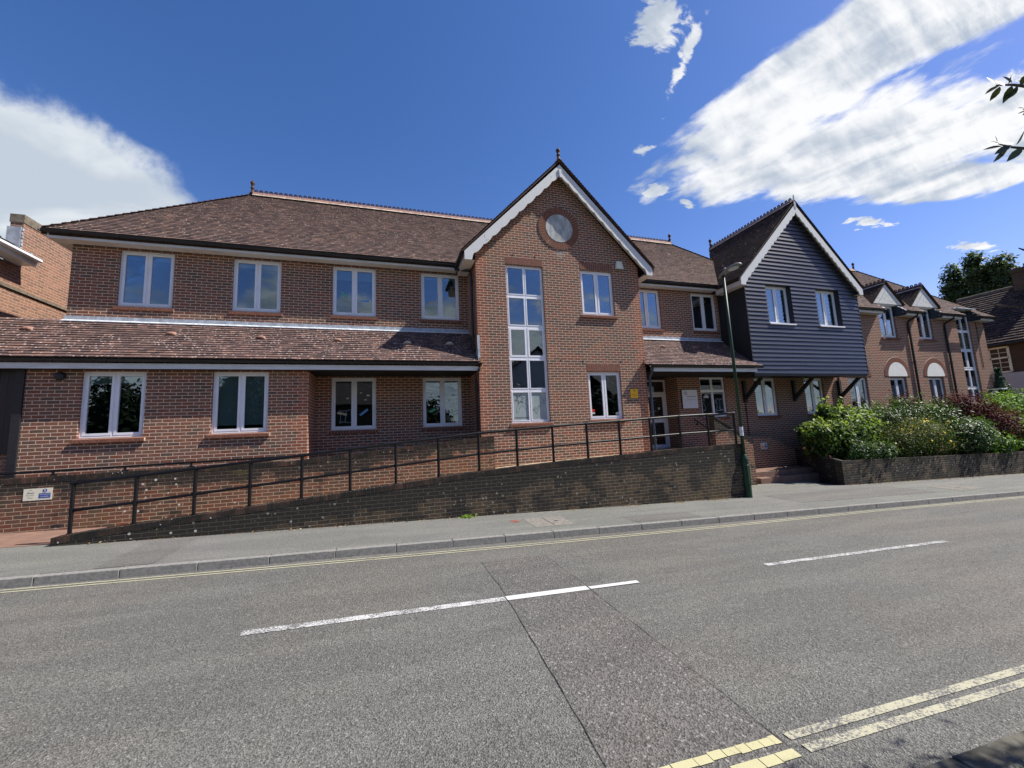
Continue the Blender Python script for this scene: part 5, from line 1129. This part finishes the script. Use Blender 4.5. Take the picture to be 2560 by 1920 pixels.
b = MB(); b.box(-9.275, 13.045, 5.98, -8.985, 18, 6.20); b.build('parapet_coping', 'stone', NB)
b = MB(); b.box(-9.30, 13.03, 4.85, -9.02, 13.058, 5.85); 
for i in range(9): b.box(-9.02, 13.035, 4.95+i*.1, -8.985-.012*(i % 2), 13.075, 5.02+i*.1)
b.box(-8.99, 12.99, 4.98, -8.75, 13.05, 5.16); b.build('flashing', 'lead', NB)
b = MB(); b.box(-9.0, 9.6, 4.12, -8.955, 18, 4.19); b.build('string_course', 'stone', NB)
roof('roof', (-8.60, 0, 4.97), (0, 1, 0), (-1, 0, .70), [(9.3, 0), (13.03, 0), (13.03, 5.49), (9.3, 5.49)], 'tilegrey', parent=NB, tw=.33, gauge=.33, th=.03)
roof('roof', (-17.6, 0, 4.97), (0, 1, 0), (1, 0, .70), [(9.3, 0), (13.03, 0), (13.03, 5.49), (9.3, 5.49)], 'tilegrey', parent=NB, tw=.33, gauge=.33, th=.03)
b = MB(); b.box(-8.66, 9.3, 4.80, -8.63, 13.0, 4.93); b.build('fascia', 'white', NB); b = MB(); b.box(-8.99, 9.3, 4.79, -8.63, 13.0, 4.805); b.build('soffit', 'white', NB)
b = MB(); b.box(-8.63, 9.3, 4.90, -8.51, 13.03, 4.985); b.box(-8.69, 12.96, 4.78, -8.60, 13.0, 4.94); b.build('gutter', 'white', NB, bevel=.02)

# ------------------------------------------------------------------ right neighbour
NH = thing('neighbour_tiled_house', (34, 12, -2.5), 'old brown brick house with a steep dark tiled roof and chimney at the right edge', 'house')
b = MB(); b.box(32, 6, -3.4, 40, 15.4, 3.75); b.build('wall', 'dkbrick', NH)
roof('roof', (31.7, 0, 3.70), (0, 1, 0), (4.3, 0, 3.70), [(5.8, 0), (15.6, 0), (15.6, 5.67), (5.8, 5.67)], 'tiledark', parent=NH, tw=.26, gauge=.25, th=.05, jit=.012)
b = MB(); b.hexa([(31.75, 5.8, 3.6), (36, 5.8, 7.3), (36, 15.6, 7.3), (31.75, 15.6, 3.6)], [(31.75, 5.8, 3.66), (36, 5.8, 7.38), (36, 15.6, 7.38), (31.75, 15.6, 3.66)]); b.hexa([(36, 5.8, 7.3), (40.3, 5.8, 3.6), (40.3, 15.6, 3.6), (36, 15.6, 7.3)], [(36, 5.8, 7.38), (40.3, 5.8, 3.7), (40.3, 15.6, 3.7), (36, 15.6, 7.38)]); b.build('roof_deck', 'darkclay', NH)
b = MB(); b.tube([(36, 5.8, 7.40), (36, 15.65, 7.40)], .09, 8); b.build('ridge', 'stone', NH)
b = MB(); b.box(35.5, 11.4, 6.5, 36.5, 12.95, 8.35); b.box(35.45, 11.35, 8.1, 36.55, 13.0, 8.2); ch = b.build('chimney', 'dkbrick', NH)
b = MB()
for y in (11.8, 12.5): b.lathe([(.12, 8.33), (.1, 8.6), (.12, 8.62)], 36, y, 10)
b.build('chimney_pot', 'clay', ch)
b = MB(); b.tube([(31.66, 5.8, 3.62), (31.66, 15.6, 3.62)], .06, 8); b.build('gutter', 'ink', NH)
b = MB(); y0, y1, z0, z1 = 12.30, 13.75, 2.12, 3.46
for y in (y0, (y0+y1)/2, y1): b.box(31.95, y-.05, z0, 32.0, y+.05, z1)
for z in (z0, z0+.78, z1): b.box(31.95, y0, z-.045, 32.0, y1, z+.045)
for k_ in (0, 1):
    a = y0+k_*(y1-y0)/2; m = (y1-y0)/4; b.box(31.965, a+m-.012, z0, 31.99, a+m+.012, z1)
    for z in (z0+.26, z0+.52, z0+1.06): b.box(31.965, a, z-.012, 31.99, a+2*m, z+.012)
wn = b.build('window', 'signcream', NH); b = MB(); b.box(31.98, y0, z0, 31.99, y1, z1); b.build('glass', 'darkglass', wn)
b = MB(); b.box(31.55, 5.5, -3.4, 32.0, 13.3, 2.02); b.box(31.53, 5.5, 1.02, 31.552, 13.32, 1.05); tag(b.build('rendered_outbuilding', 'render'), 'plain pale grey rendered outbuilding wall below the window of the right hand house', 'outbuilding')

# ------------------------------------------------------------------ vegetation
def leaf_mesh(name, cen, nrm, size, m_, parent, aspect=0.45, tint=None, droop=0.3):
    k = len(cen); r1 = RNG.normal(size=(k, 3)); nrm = nrm/np.linalg.norm(nrm, axis=1, keepdims=True)
    ax = np.cross(nrm, r1); ax /= np.linalg.norm(ax, axis=1, keepdims=True)+1e-9
    ax[:, 2] -= droop; ax /= np.linalg.norm(ax, axis=1, keepdims=True)
    sd = np.cross(ax, nrm); sd /= np.linalg.norm(sd, axis=1, keepdims=True)+1e-9
    nn = np.cross(sd, ax)
    L = (size*RNG.uniform(.6, 1.25, k))[:, None]; w = L*aspect
    V = np.stack([cen, cen+ax*L*.45+sd*w*.5+nn*w*.18, cen+ax*L, cen+ax*L*.45-sd*w*.5+nn*w*.18], 1).reshape(-1, 3)
    F = (np.arange(k)[:, None]*4+np.array([[0, 1, 2], [0, 2, 3]]).reshape(1, 6)).reshape(-1, 3)
    me = bpy.data.meshes.new(name); me.vertices.add(len(V)); me.vertices.foreach_set('co', V.astype(np.float32).ravel())
    me.loops.add(len(F)*3); me.loops.foreach_set('vertex_index', F.astype(np.int32).ravel()); me.polygons.add(len(F))
    me.polygons.foreach_set('loop_start', np.arange(0, len(F)*3, 3, dtype=np.int32)); me.polygons.foreach_set('loop_total', np.full(len(F), 3, dtype=np.int32))
    a = me.attributes.new('tint', 'FLOAT', 'POINT'); t = RNG.uniform(0, 1, k) if tint is None else tint
    a.data.foreach_set('value', np.repeat(t, 4).astype(np.float32)); me.update(calc_edges=True); me.validate()
    me.materials.append(MT[m_]); o = bpy.data.objects.new(name, me); C.objects.link(o); attach(o, parent); return o
def crown(blobs, n_per, size, m_, parent, name='foliage', up=.5, aspect=.45, shell=.55, floor=None, droop=.3, clump=14):
    cs, ns, ts = [], [], []
    for (c, rad, dens_) in blobs:
        k = int(n_per*dens_); kc = max(6, k//clump)
        dcl = RNG.normal(size=(kc, 3)); dcl /= np.linalg.norm(dcl, axis=1, keepdims=True)
        rr = RNG.uniform(shell, 1.06, kc)[:, None]; bump_ = 1+.12*np.sin(dcl[:, :1]*5+c[0])*np.cos(dcl[:, 1:2]*4+c[1])
        cc = np.array(c)+dcl*rr*np.array(rad)*bump_
        idx = RNG.integers(0, kc, k); sp = np.array(rad).min()*.16
        p = cc[idx]+RNG.normal(size=(k, 3))*sp
        nn = dcl[idx]+RNG.normal(size=(k, 3))*.55+np.array([0, 0, up])
        tc = RNG.uniform(0, 1, kc)[idx]; cs.append(p); ns.append(nn); ts.append(np.clip(.55*tc+.45*RNG.uniform(0, 1, k)+.28*(p[:, 2]-c[2])/rad[2], 0, 1))  # leaves tinted darker low down, putting crown shade into the colour
    c_, n_, t_ = np.concatenate(cs), np.concatenate(ns), np.concatenate(ts)
    if floor is not None: kx = c_[:, 2] > floor; c_, n_, t_ = c_[kx], n_[kx], t_[kx]
    return leaf_mesh(name, c_, n_, size, m_, parent, aspect, t_, droop)
def stems(base, tips, r0, parent, name='stems', m_='bark'):
    b = MB()
    for t in tips:
        a, c = Vector(base)+Vector((random.uniform(-.12, .12), random.uniform(-.1, .1), 0)), Vector(t); m = (a+c)/2+Vector((random.uniform(-.15, .15), random.uniform(-.15, .15), .1))
        b.tube([a, m, c], [r0, r0*.65, r0*.25], 6)
    return b.build(name, m_, parent)
def shrub(name, base, blobs, n_per, size, m_, label, cat='shrub', **kw):
    t = thing(name, base, label, cat, 'shrubs in the brick planter'); tips = [tuple(np.array(c)+np.array([random.uniform(-.5, .5)*rd[0], random.uniform(-.5, .5)*rd[1], rd[2]*.5])) for c, rd, dn in blobs for _ in range(3)]
    stems(base, tips, .022, t); crown(blobs, n_per, size, m_, t, **kw)
    cs = []; b = MB()
    for _ in range(16):
        c, rd, dn = random.choice(blobs); an = random.uniform(0, 6.28); st = Vector(c)+Vector((math.cos(an)*rd[0]*.6, math.sin(an)*rd[1]*.6, rd[2]*.75)); ln = random.uniform(.18, .42); dv = Vector((math.cos(an)*.4, math.sin(an)*.4-.1, 1)).normalized()
        b.tube([st-dv*.2, st+dv*ln], [.008, .004], 5)
        for k_ in range(9): q = st+dv*ln*(k_/8); cs.append(q+Vector((random.uniform(-.04, .04), random.uniform(-.04, .04), 0)))
    b.build('shoots', 'bark', t); cs = np.array([tuple(q) for q in cs]); leaf_mesh('shoot_leaves', cs, RNG.normal(size=cs.shape)+np.array([0, 0, .6]), size, m_, t, kw.get('aspect', .5), RNG.uniform(.5, 1, len(cs)))
    return t
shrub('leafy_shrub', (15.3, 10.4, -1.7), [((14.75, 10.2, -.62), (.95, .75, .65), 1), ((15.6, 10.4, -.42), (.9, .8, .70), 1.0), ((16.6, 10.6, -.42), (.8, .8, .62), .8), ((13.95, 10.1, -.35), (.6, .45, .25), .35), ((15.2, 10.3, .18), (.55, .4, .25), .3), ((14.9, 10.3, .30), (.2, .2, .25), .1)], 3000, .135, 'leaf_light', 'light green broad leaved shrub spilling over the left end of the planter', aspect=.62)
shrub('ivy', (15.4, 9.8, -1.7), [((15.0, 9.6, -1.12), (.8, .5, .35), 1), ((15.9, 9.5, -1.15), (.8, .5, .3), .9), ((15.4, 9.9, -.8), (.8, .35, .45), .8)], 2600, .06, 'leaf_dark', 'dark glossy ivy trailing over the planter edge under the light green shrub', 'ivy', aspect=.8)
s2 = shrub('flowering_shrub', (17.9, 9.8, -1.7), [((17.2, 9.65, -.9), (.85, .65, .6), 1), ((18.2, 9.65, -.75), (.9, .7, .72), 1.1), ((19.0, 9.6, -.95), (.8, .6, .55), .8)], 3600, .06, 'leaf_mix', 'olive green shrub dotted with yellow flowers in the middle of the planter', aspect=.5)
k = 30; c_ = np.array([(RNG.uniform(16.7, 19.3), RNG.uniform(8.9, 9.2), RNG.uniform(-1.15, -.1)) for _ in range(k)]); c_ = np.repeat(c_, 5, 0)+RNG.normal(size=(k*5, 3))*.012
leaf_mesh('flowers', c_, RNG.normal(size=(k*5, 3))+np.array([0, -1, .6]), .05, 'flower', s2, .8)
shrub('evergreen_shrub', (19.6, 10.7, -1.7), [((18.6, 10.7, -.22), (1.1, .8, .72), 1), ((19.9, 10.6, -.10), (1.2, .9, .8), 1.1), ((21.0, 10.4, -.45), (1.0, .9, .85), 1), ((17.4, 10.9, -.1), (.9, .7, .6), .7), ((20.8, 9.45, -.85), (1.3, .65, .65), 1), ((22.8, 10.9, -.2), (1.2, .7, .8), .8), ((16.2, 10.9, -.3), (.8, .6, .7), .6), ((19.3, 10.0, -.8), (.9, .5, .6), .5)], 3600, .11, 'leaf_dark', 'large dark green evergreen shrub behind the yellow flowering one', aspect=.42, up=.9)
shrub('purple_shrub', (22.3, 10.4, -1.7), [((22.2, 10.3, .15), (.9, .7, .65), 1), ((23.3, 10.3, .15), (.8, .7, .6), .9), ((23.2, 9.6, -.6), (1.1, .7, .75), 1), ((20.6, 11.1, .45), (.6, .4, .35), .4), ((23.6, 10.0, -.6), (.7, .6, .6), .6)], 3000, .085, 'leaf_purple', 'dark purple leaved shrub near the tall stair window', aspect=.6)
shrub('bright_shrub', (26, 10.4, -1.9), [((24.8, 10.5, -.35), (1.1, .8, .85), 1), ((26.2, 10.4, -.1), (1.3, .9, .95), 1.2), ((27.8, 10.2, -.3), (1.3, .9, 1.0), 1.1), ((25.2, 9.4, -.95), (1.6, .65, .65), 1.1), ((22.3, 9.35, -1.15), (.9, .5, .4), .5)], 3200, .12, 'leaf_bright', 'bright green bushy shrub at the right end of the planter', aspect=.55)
CT = thing('conifer', (29.2, 11.7, -2.4), 'small blue green conifer in front of the pale outbuilding wall', 'tree')
b = MB(); b.tube([(29.2, 11.7, -2.4), (29.2, 11.7, 1.75)], [.09, .015], 8); b.build('trunk', 'bark', CT)
k = 9000; zz = RNG.uniform(0, 1, k)**1.3; an = RNG.uniform(0, 6.283, k); tier = .75+.25*np.abs(np.sin(zz*22)); rr = (1-zz)*1.5*tier*np.sqrt(RNG.uniform(.2, 1, k))
c_ = np.stack([29.2+rr*np.cos(an), 11.7+rr*np.sin(an), -1.6+3.75*zz-.25*rr], 1); leaf_mesh('crown', c_, np.stack([np.cos(an), np.sin(an), np.full(k, .8)], 1)+RNG.normal(size=(k, 3))*.3, .14, 'leaf_conifer', CT, .25)
FT = thing('poplar_tree', (41, 16.5, -3.5), 'tall leafy tree rising behind the right hand houses', 'tree')
b = MB(); b.tube([(41, 16.5, -3.5), (41, 16.5, 4), (40.9, 16.4, 9)], [.4, .28, .08], 8)
for a, c in (((41, 16.5, 3), (41.2, 17.6, 10)), ((41, 16.5, 3.5), (40.6, 15.3, 10)), ((41, 16.5, 4.5), (41.4, 14.6, 8.4))): b.tube([a, ((a[0]+c[0])/2, (a[1]*.4+c[1]*.6), (a[2]+c[2])/2), c], [.18, .1, .03], 6)
b.build('trunk', 'bark', FT)
crown([((40.9, 17.8, 9.0), (.8, .75, 2.3), .9), ((40.9, 16.5, 9.7), (.8, .65, 2.0), .9), ((41.0, 15.3, 9.2), (.8, .7, 1.9), .9), ((41, 16.4, 7.6), (1.1, 1.9, 1.3), .9), ((41.2, 14.6, 7.7), (.8, .6, 1.1), .5), ((41.0, 17.0, 6.2), (1.4, 2.0, 1.4), .8)], 7000, .20, 'leaf_far', FT, 'crown', aspect=.6, shell=.3, clump=26)

# near tree just outside the frame; two of its twigs reach into view
TR = thing('near_side_tree', (6.4, -.3, -1.9), 'tree on the near footway whose leafy twigs hang into the upper right corner', 'tree')
b = MB(); b.tube([(6.4, -.3, -1.9), (6.35, -.25, -.3), (6.2, -.2, 1.2), (6.1, -.1, 2.8)], [.13, .11, .08, .03], 10)
for t in ((5.2, .5, 1.9), (5.3, -.6, 2.2), (7.1, .5, 2.1), (6.6, -1.2, 2.4)): b.tube([(6.3, -.22, .6), ((6.3+t[0])/2, (t[1]-.2)/2, 1.5), t], [.05, .03, .012], 7)
b.build('trunk', 'bark', TR)
crown([((6.0, -.2, 2.0), (1.3, .9, 1.1), 1), ((5.5, .35, 1.5), (.7, .5, .6), .6), ((6.8, -.6, 2.4), (.9, .8, .8), .7)], 2200, .11, 'leaf_near', TR, 'crown', aspect=.4)
def cam_pt(px, py, dist):     # a point on the near tree, measured from the photographer
    v = f + r2*((px-1280)/1000) - u2*((py-960)/1000); return v.normalized()*dist
b = MB(); LV_ = []
def leaf3(b, base, tip, wd, curl=.0):
    a, c = Vector(base), Vector(tip); ax = c-a; L = ax.length; ax /= L; nrm = (-f+Vector((0, 0, .5))).normalized(); sd = ax.cross(nrm).normalized(); nn = sd.cross(ax)
    segs = [(0, .05), (.2, .75), (.45, 1), (.7, .75), (.9, .28), (1, .02)]; rows = []
    for t, w in segs:
        m = a+ax*L*t+Vector((0, 0, -curl*L*t*t)); rows.append((m+sd*wd*w/2+nn*wd*.12*w, m, m-sd*wd*w/2+nn*wd*.12*w))
    vs = [q for rw in rows for q in rw]; fs = []
    for i in range(5): fs += [(i*3, i*3+1, i*3+4, i*3+3), (i*3+1, i*3+2, i*3+5, i*3+4)]
    b.add(vs, fs, 0, random.random())
D_ = 2.5
tw = MB()
for path in ([(2660, 240), (2560, 215), (2530, 212), (2490, 213)], [(2660, 400), (2570, 372), (2530, 368), (2495, 360)], [(2660, 285), (2600, 275), (2560, 272)]):
    tw.tube([cam_pt(*q, D_+.02*i) for i, q in enumerate(path)]+[], [.007, .005, .004, .002][:len(path)], 6)
tw.tube([cam_pt(2660, 240, D_), (3.6, .9, 1.35), (5.2, .5, 1.9)], [.007, .012, .014], 6); tw.tube([cam_pt(2660, 400, D_), (3.6, .9, 1.2), (5.2, .4, 1.7)], [.007, .012, .014], 6); tw.tube([cam_pt(2660, 285, D_), (3.4, .9, 1.3)], [.006, .008], 6)
tw.build('twig', 'bark', TR)
for (x0, y0, x1, y1, w) in ((2500, 212, 2462, 235, .030), (2488, 210, 2466, 192, .020), (2500, 216, 2474, 252, .034), (2520, 210, 2528, 186, .03), (2512, 215, 2488, 202, .03), (2530, 214, 2506, 258, .036), (2545, 215, 2522, 245, .03), (2550, 212, 2580, 180, .036), (2560, 216, 2545, 200, .028), (2530, 208, 2505, 190, .03),
                            (2505, 366, 2456, 374, .030), (2500, 361, 2470, 353, .020), (2493, 355, 2487, 337, .014), (2520, 366, 2482, 405, .034), (2528, 363, 2485, 385, .032), (2540, 362, 2562, 322, .034), (2535, 360, 2505, 357, .026), (2556, 370, 2516, 403, .034), (2562, 368, 2580, 400, .034),
                            (2562, 272, 2543, 270, .016), (2572, 275, 2544, 284, .016), (2575, 276, 2556, 288, .016)):
    b = MB(); leaf3(b, cam_pt(x0, y0, D_), cam_pt(x1, y1, D_+random.uniform(-.05, .03)), w*.72, .04); b.build('leaf', 'leaf_near', TR, smooth=True, attr=True)
tw = MB(); tw.tube([cam_pt(2680, 760, 3.4), cam_pt(2560, 767, 3.4), cam_pt(2510, 765, 3.4), cam_pt(2480, 760, 3.4), cam_pt(2466, 752, 3.4)], [.008, .007, .006, .005, .004], 6)
tw.tube([cam_pt(2650, 640, 3.0), cam_pt(2560, 625, 3.0), cam_pt(2546, 620, 3.0)], [.005, .004, .002], 6)
tw.tube([cam_pt(2680, 760, 3.4), (4.6, 1.0, .5), (6.3, -.22, .3)], [.008, .012, .02], 6); tw.tube([cam_pt(2650, 640, 3.0), (4.4, .8, .9), (6.3, -.22, .6)], [.006, .01, .016], 6)
tw.build('branch', 'bark', TR)

# weeds and dry leaves at the foot of the wall
k = 130; cx_ = 1.62+RNG.normal(size=k)*.07; cy_ = WV(1.62)-.06+RNG.normal(size=k)*.03
c_ = np.stack([cx_, cy_, np.full(k, KF+gz(1.62)+.035)+RNG.uniform(0, .04, k)], 1)
WD = thing('weed', (1.62, WV(1.62)-.05, KF+gz(1.62)+.03), 'small yellow green weed growing at the foot of the long ramp wall', 'weed'); leaf_mesh('weed_leaves', c_, RNG.normal(size=(k, 3))*.5+np.array([0, -.3, 1]), .07, 'leaf_bright', WD, .35, RNG.uniform(.8, 1, k))
xs_ = np.concatenate([RNG.uniform(-5, 9, 260), RNG.normal(5.6, .15, 40), RNG.normal(6.9, .12, 40), RNG.normal(8.1, .2, 60), RNG.normal(4.2, .15, 30)]); ys_ = np.array([WV(x) for x in xs_])-.02-np.abs(RNG.normal(size=len(xs_))*.045)
c_ = np.stack([xs_, ys_, KF-.0291*xs_+.02*(ys_+.0204*xs_-7.18)+.004+RNG.uniform(0, .012, len(xs_))], 1)
x2 = RNG.uniform(13.8, 25, 420); y2 = np.array([pv(x) for x in x2])-.03-np.abs(RNG.normal(size=420)*.07); c2 = np.stack([x2, y2, KF-.0291*x2+.02*(y2+.0204*x2-7.18)+.006+RNG.uniform(0, .015, 420)], 1)
c_ = np.concatenate([c_, c2]); tag(leaf_mesh('leaf_litter', c_, RNG.normal(size=(len(c_), 3))*.6+np.array([0, 0, 1]), .045, 'leaf_dry', None, .5), 'dry leaves gathered at the foot of the brick walls', 'leaf litter', kind='stuff')

# ------------------------------------------------------------------ houses and trees across the road (mirrored in the windows)
def opp_house(x0, x1, y0, y1, ez, rz, gable, m_, label):
    t = thing('opposite_house', ((x0+x1)/2, (y0+y1)/2, -2), label, 'house')
    b = MB(); b.box(x0, y0, -3, x1, y1, ez)
    if gable: c = (x0+x1)/2; b.prism([(x0, ez), (x1, ez), (c, rz)], 'y', y0, y1)
    b.build('wall', m_, t); b = MB()
    if gable:
        for s_ in (-1, 1): b.hexa([(c, y0-.3, rz), (c, y1+.3, rz), (c+s_*((x1-x0)/2+.4), y1+.3, ez-.25), (c+s_*((x1-x0)/2+.4), y0-.3, ez-.25)], [(c, y0-.3, rz+.15), (c, y1+.3, rz+.15), (c+s_*((x1-x0)/2+.4), y1+.3, ez-.1), (c+s_*((x1-x0)/2+.4), y0-.3, ez-.1)])
    else:
        m = (y0+y1)/2
        for s_ in (-1, 1): b.hexa([(x0-.3, m, rz), (x1+.3, m, rz), (x1+.3, m+s_*((y1-y0)/2+.4), ez-.2), (x0-.3, m+s_*((y1-y0)/2+.4), ez-.2)], [(x0-.3, m, rz+.15), (x1+.3, m, rz+.15), (x1+.3, m+s_*((y1-y0)/2+.4), ez-.05), (x0-.3, m+s_*((y1-y0)/2+.4), ez-.05)])
        b.box((x0+x1)/2-.4, m-.4, rz-.5, (x0+x1)/2+.4, m+.4, rz+1.1)
    b.build('roof', 'tiledark', t)
    for k_ in range(int((x1-x0)/2.6)):
        for z in (-.9, 1.5):
            a = x0+1.0+k_*2.6; b = MB(); b.box(a, y1-.02, z, a+1.2, y1+.03, z+1.25); w = b.build('window', 'white', t); b = MB(); b.box(a+.07, y1+.031, z+.07, a+.56, y1+.034, z+1.18); b.box(a+.64, y1+.031, z+.07, a+1.13, y1+.034, z+1.18); b.build('glass', 'ink', w)
    return t
opp_house(7.5, 15.5, -16, -8, 3.4, 6.6, True, 'render', 'rendered gabled house across the road mirrored in the tall stair window')
opp_house(-13, -1, -24, -15, 3.2, 6.4, False, 'dkbrick', 'brown brick house across the road mirrored in the lower left windows')
opp_house(20, 38, -20, -11, 3.2, 6.2, False, 'dkbrick', 'brown brick house across the road mirrored in the right hand windows')
for i, (x, y, h) in enumerate(((3.2, -9.5, 2.6), (17.6, -10, 3.6), (-9, -9, 5.4), (-12.5, -8, 6.5), (-17, -11, 5.0))):  # unseen very tall tree added, broad one enlarged, to darken window reflections
    t = thing('opposite_tree', (x, y, -2), ('small', 'medium', 'broad', 'added very tall', 'distant')[i]+' round tree across the road mirrored in the windows', 'tree', 'trees across the road')
    b = MB(); b.tube([(x, y, -2.2), (x, y, h*.6)], [.16, .06], 8); b.build('trunk', 'bark', t)
    crown([((x, y, h*.45), (1.7, 1.7, h*.6), 1), ((x+.9, y, h*.2), (1.2, 1.2, 1.3), .6), ((x-.9, y+.3, h*.1), (1.2, 1.2, 1.3), .6)], 3600, .34, 'leaf_opp', t, 'crown', aspect=.7, shell=.2)
t = thing('opposite_hedge', (5, -4.4, -2), 'clipped green hedge along the far side of the near footway mirrored low in the windows', 'hedge')
b = MB(); b.box(-20, -4.9, -2.6, 28, -4.0, -.75); b.build('hedge_core', 'leaf_opp', t)
k = 9000; c_ = np.stack([RNG.uniform(-20, 28, k), RNG.uniform(-5, -3.95, k), RNG.uniform(-2.2, -.6, k)], 1); leaf_mesh('foliage', c_, RNG.normal(size=(k, 3))+np.array([0, .6, .6]), .12, 'leaf_opp', t, .6)
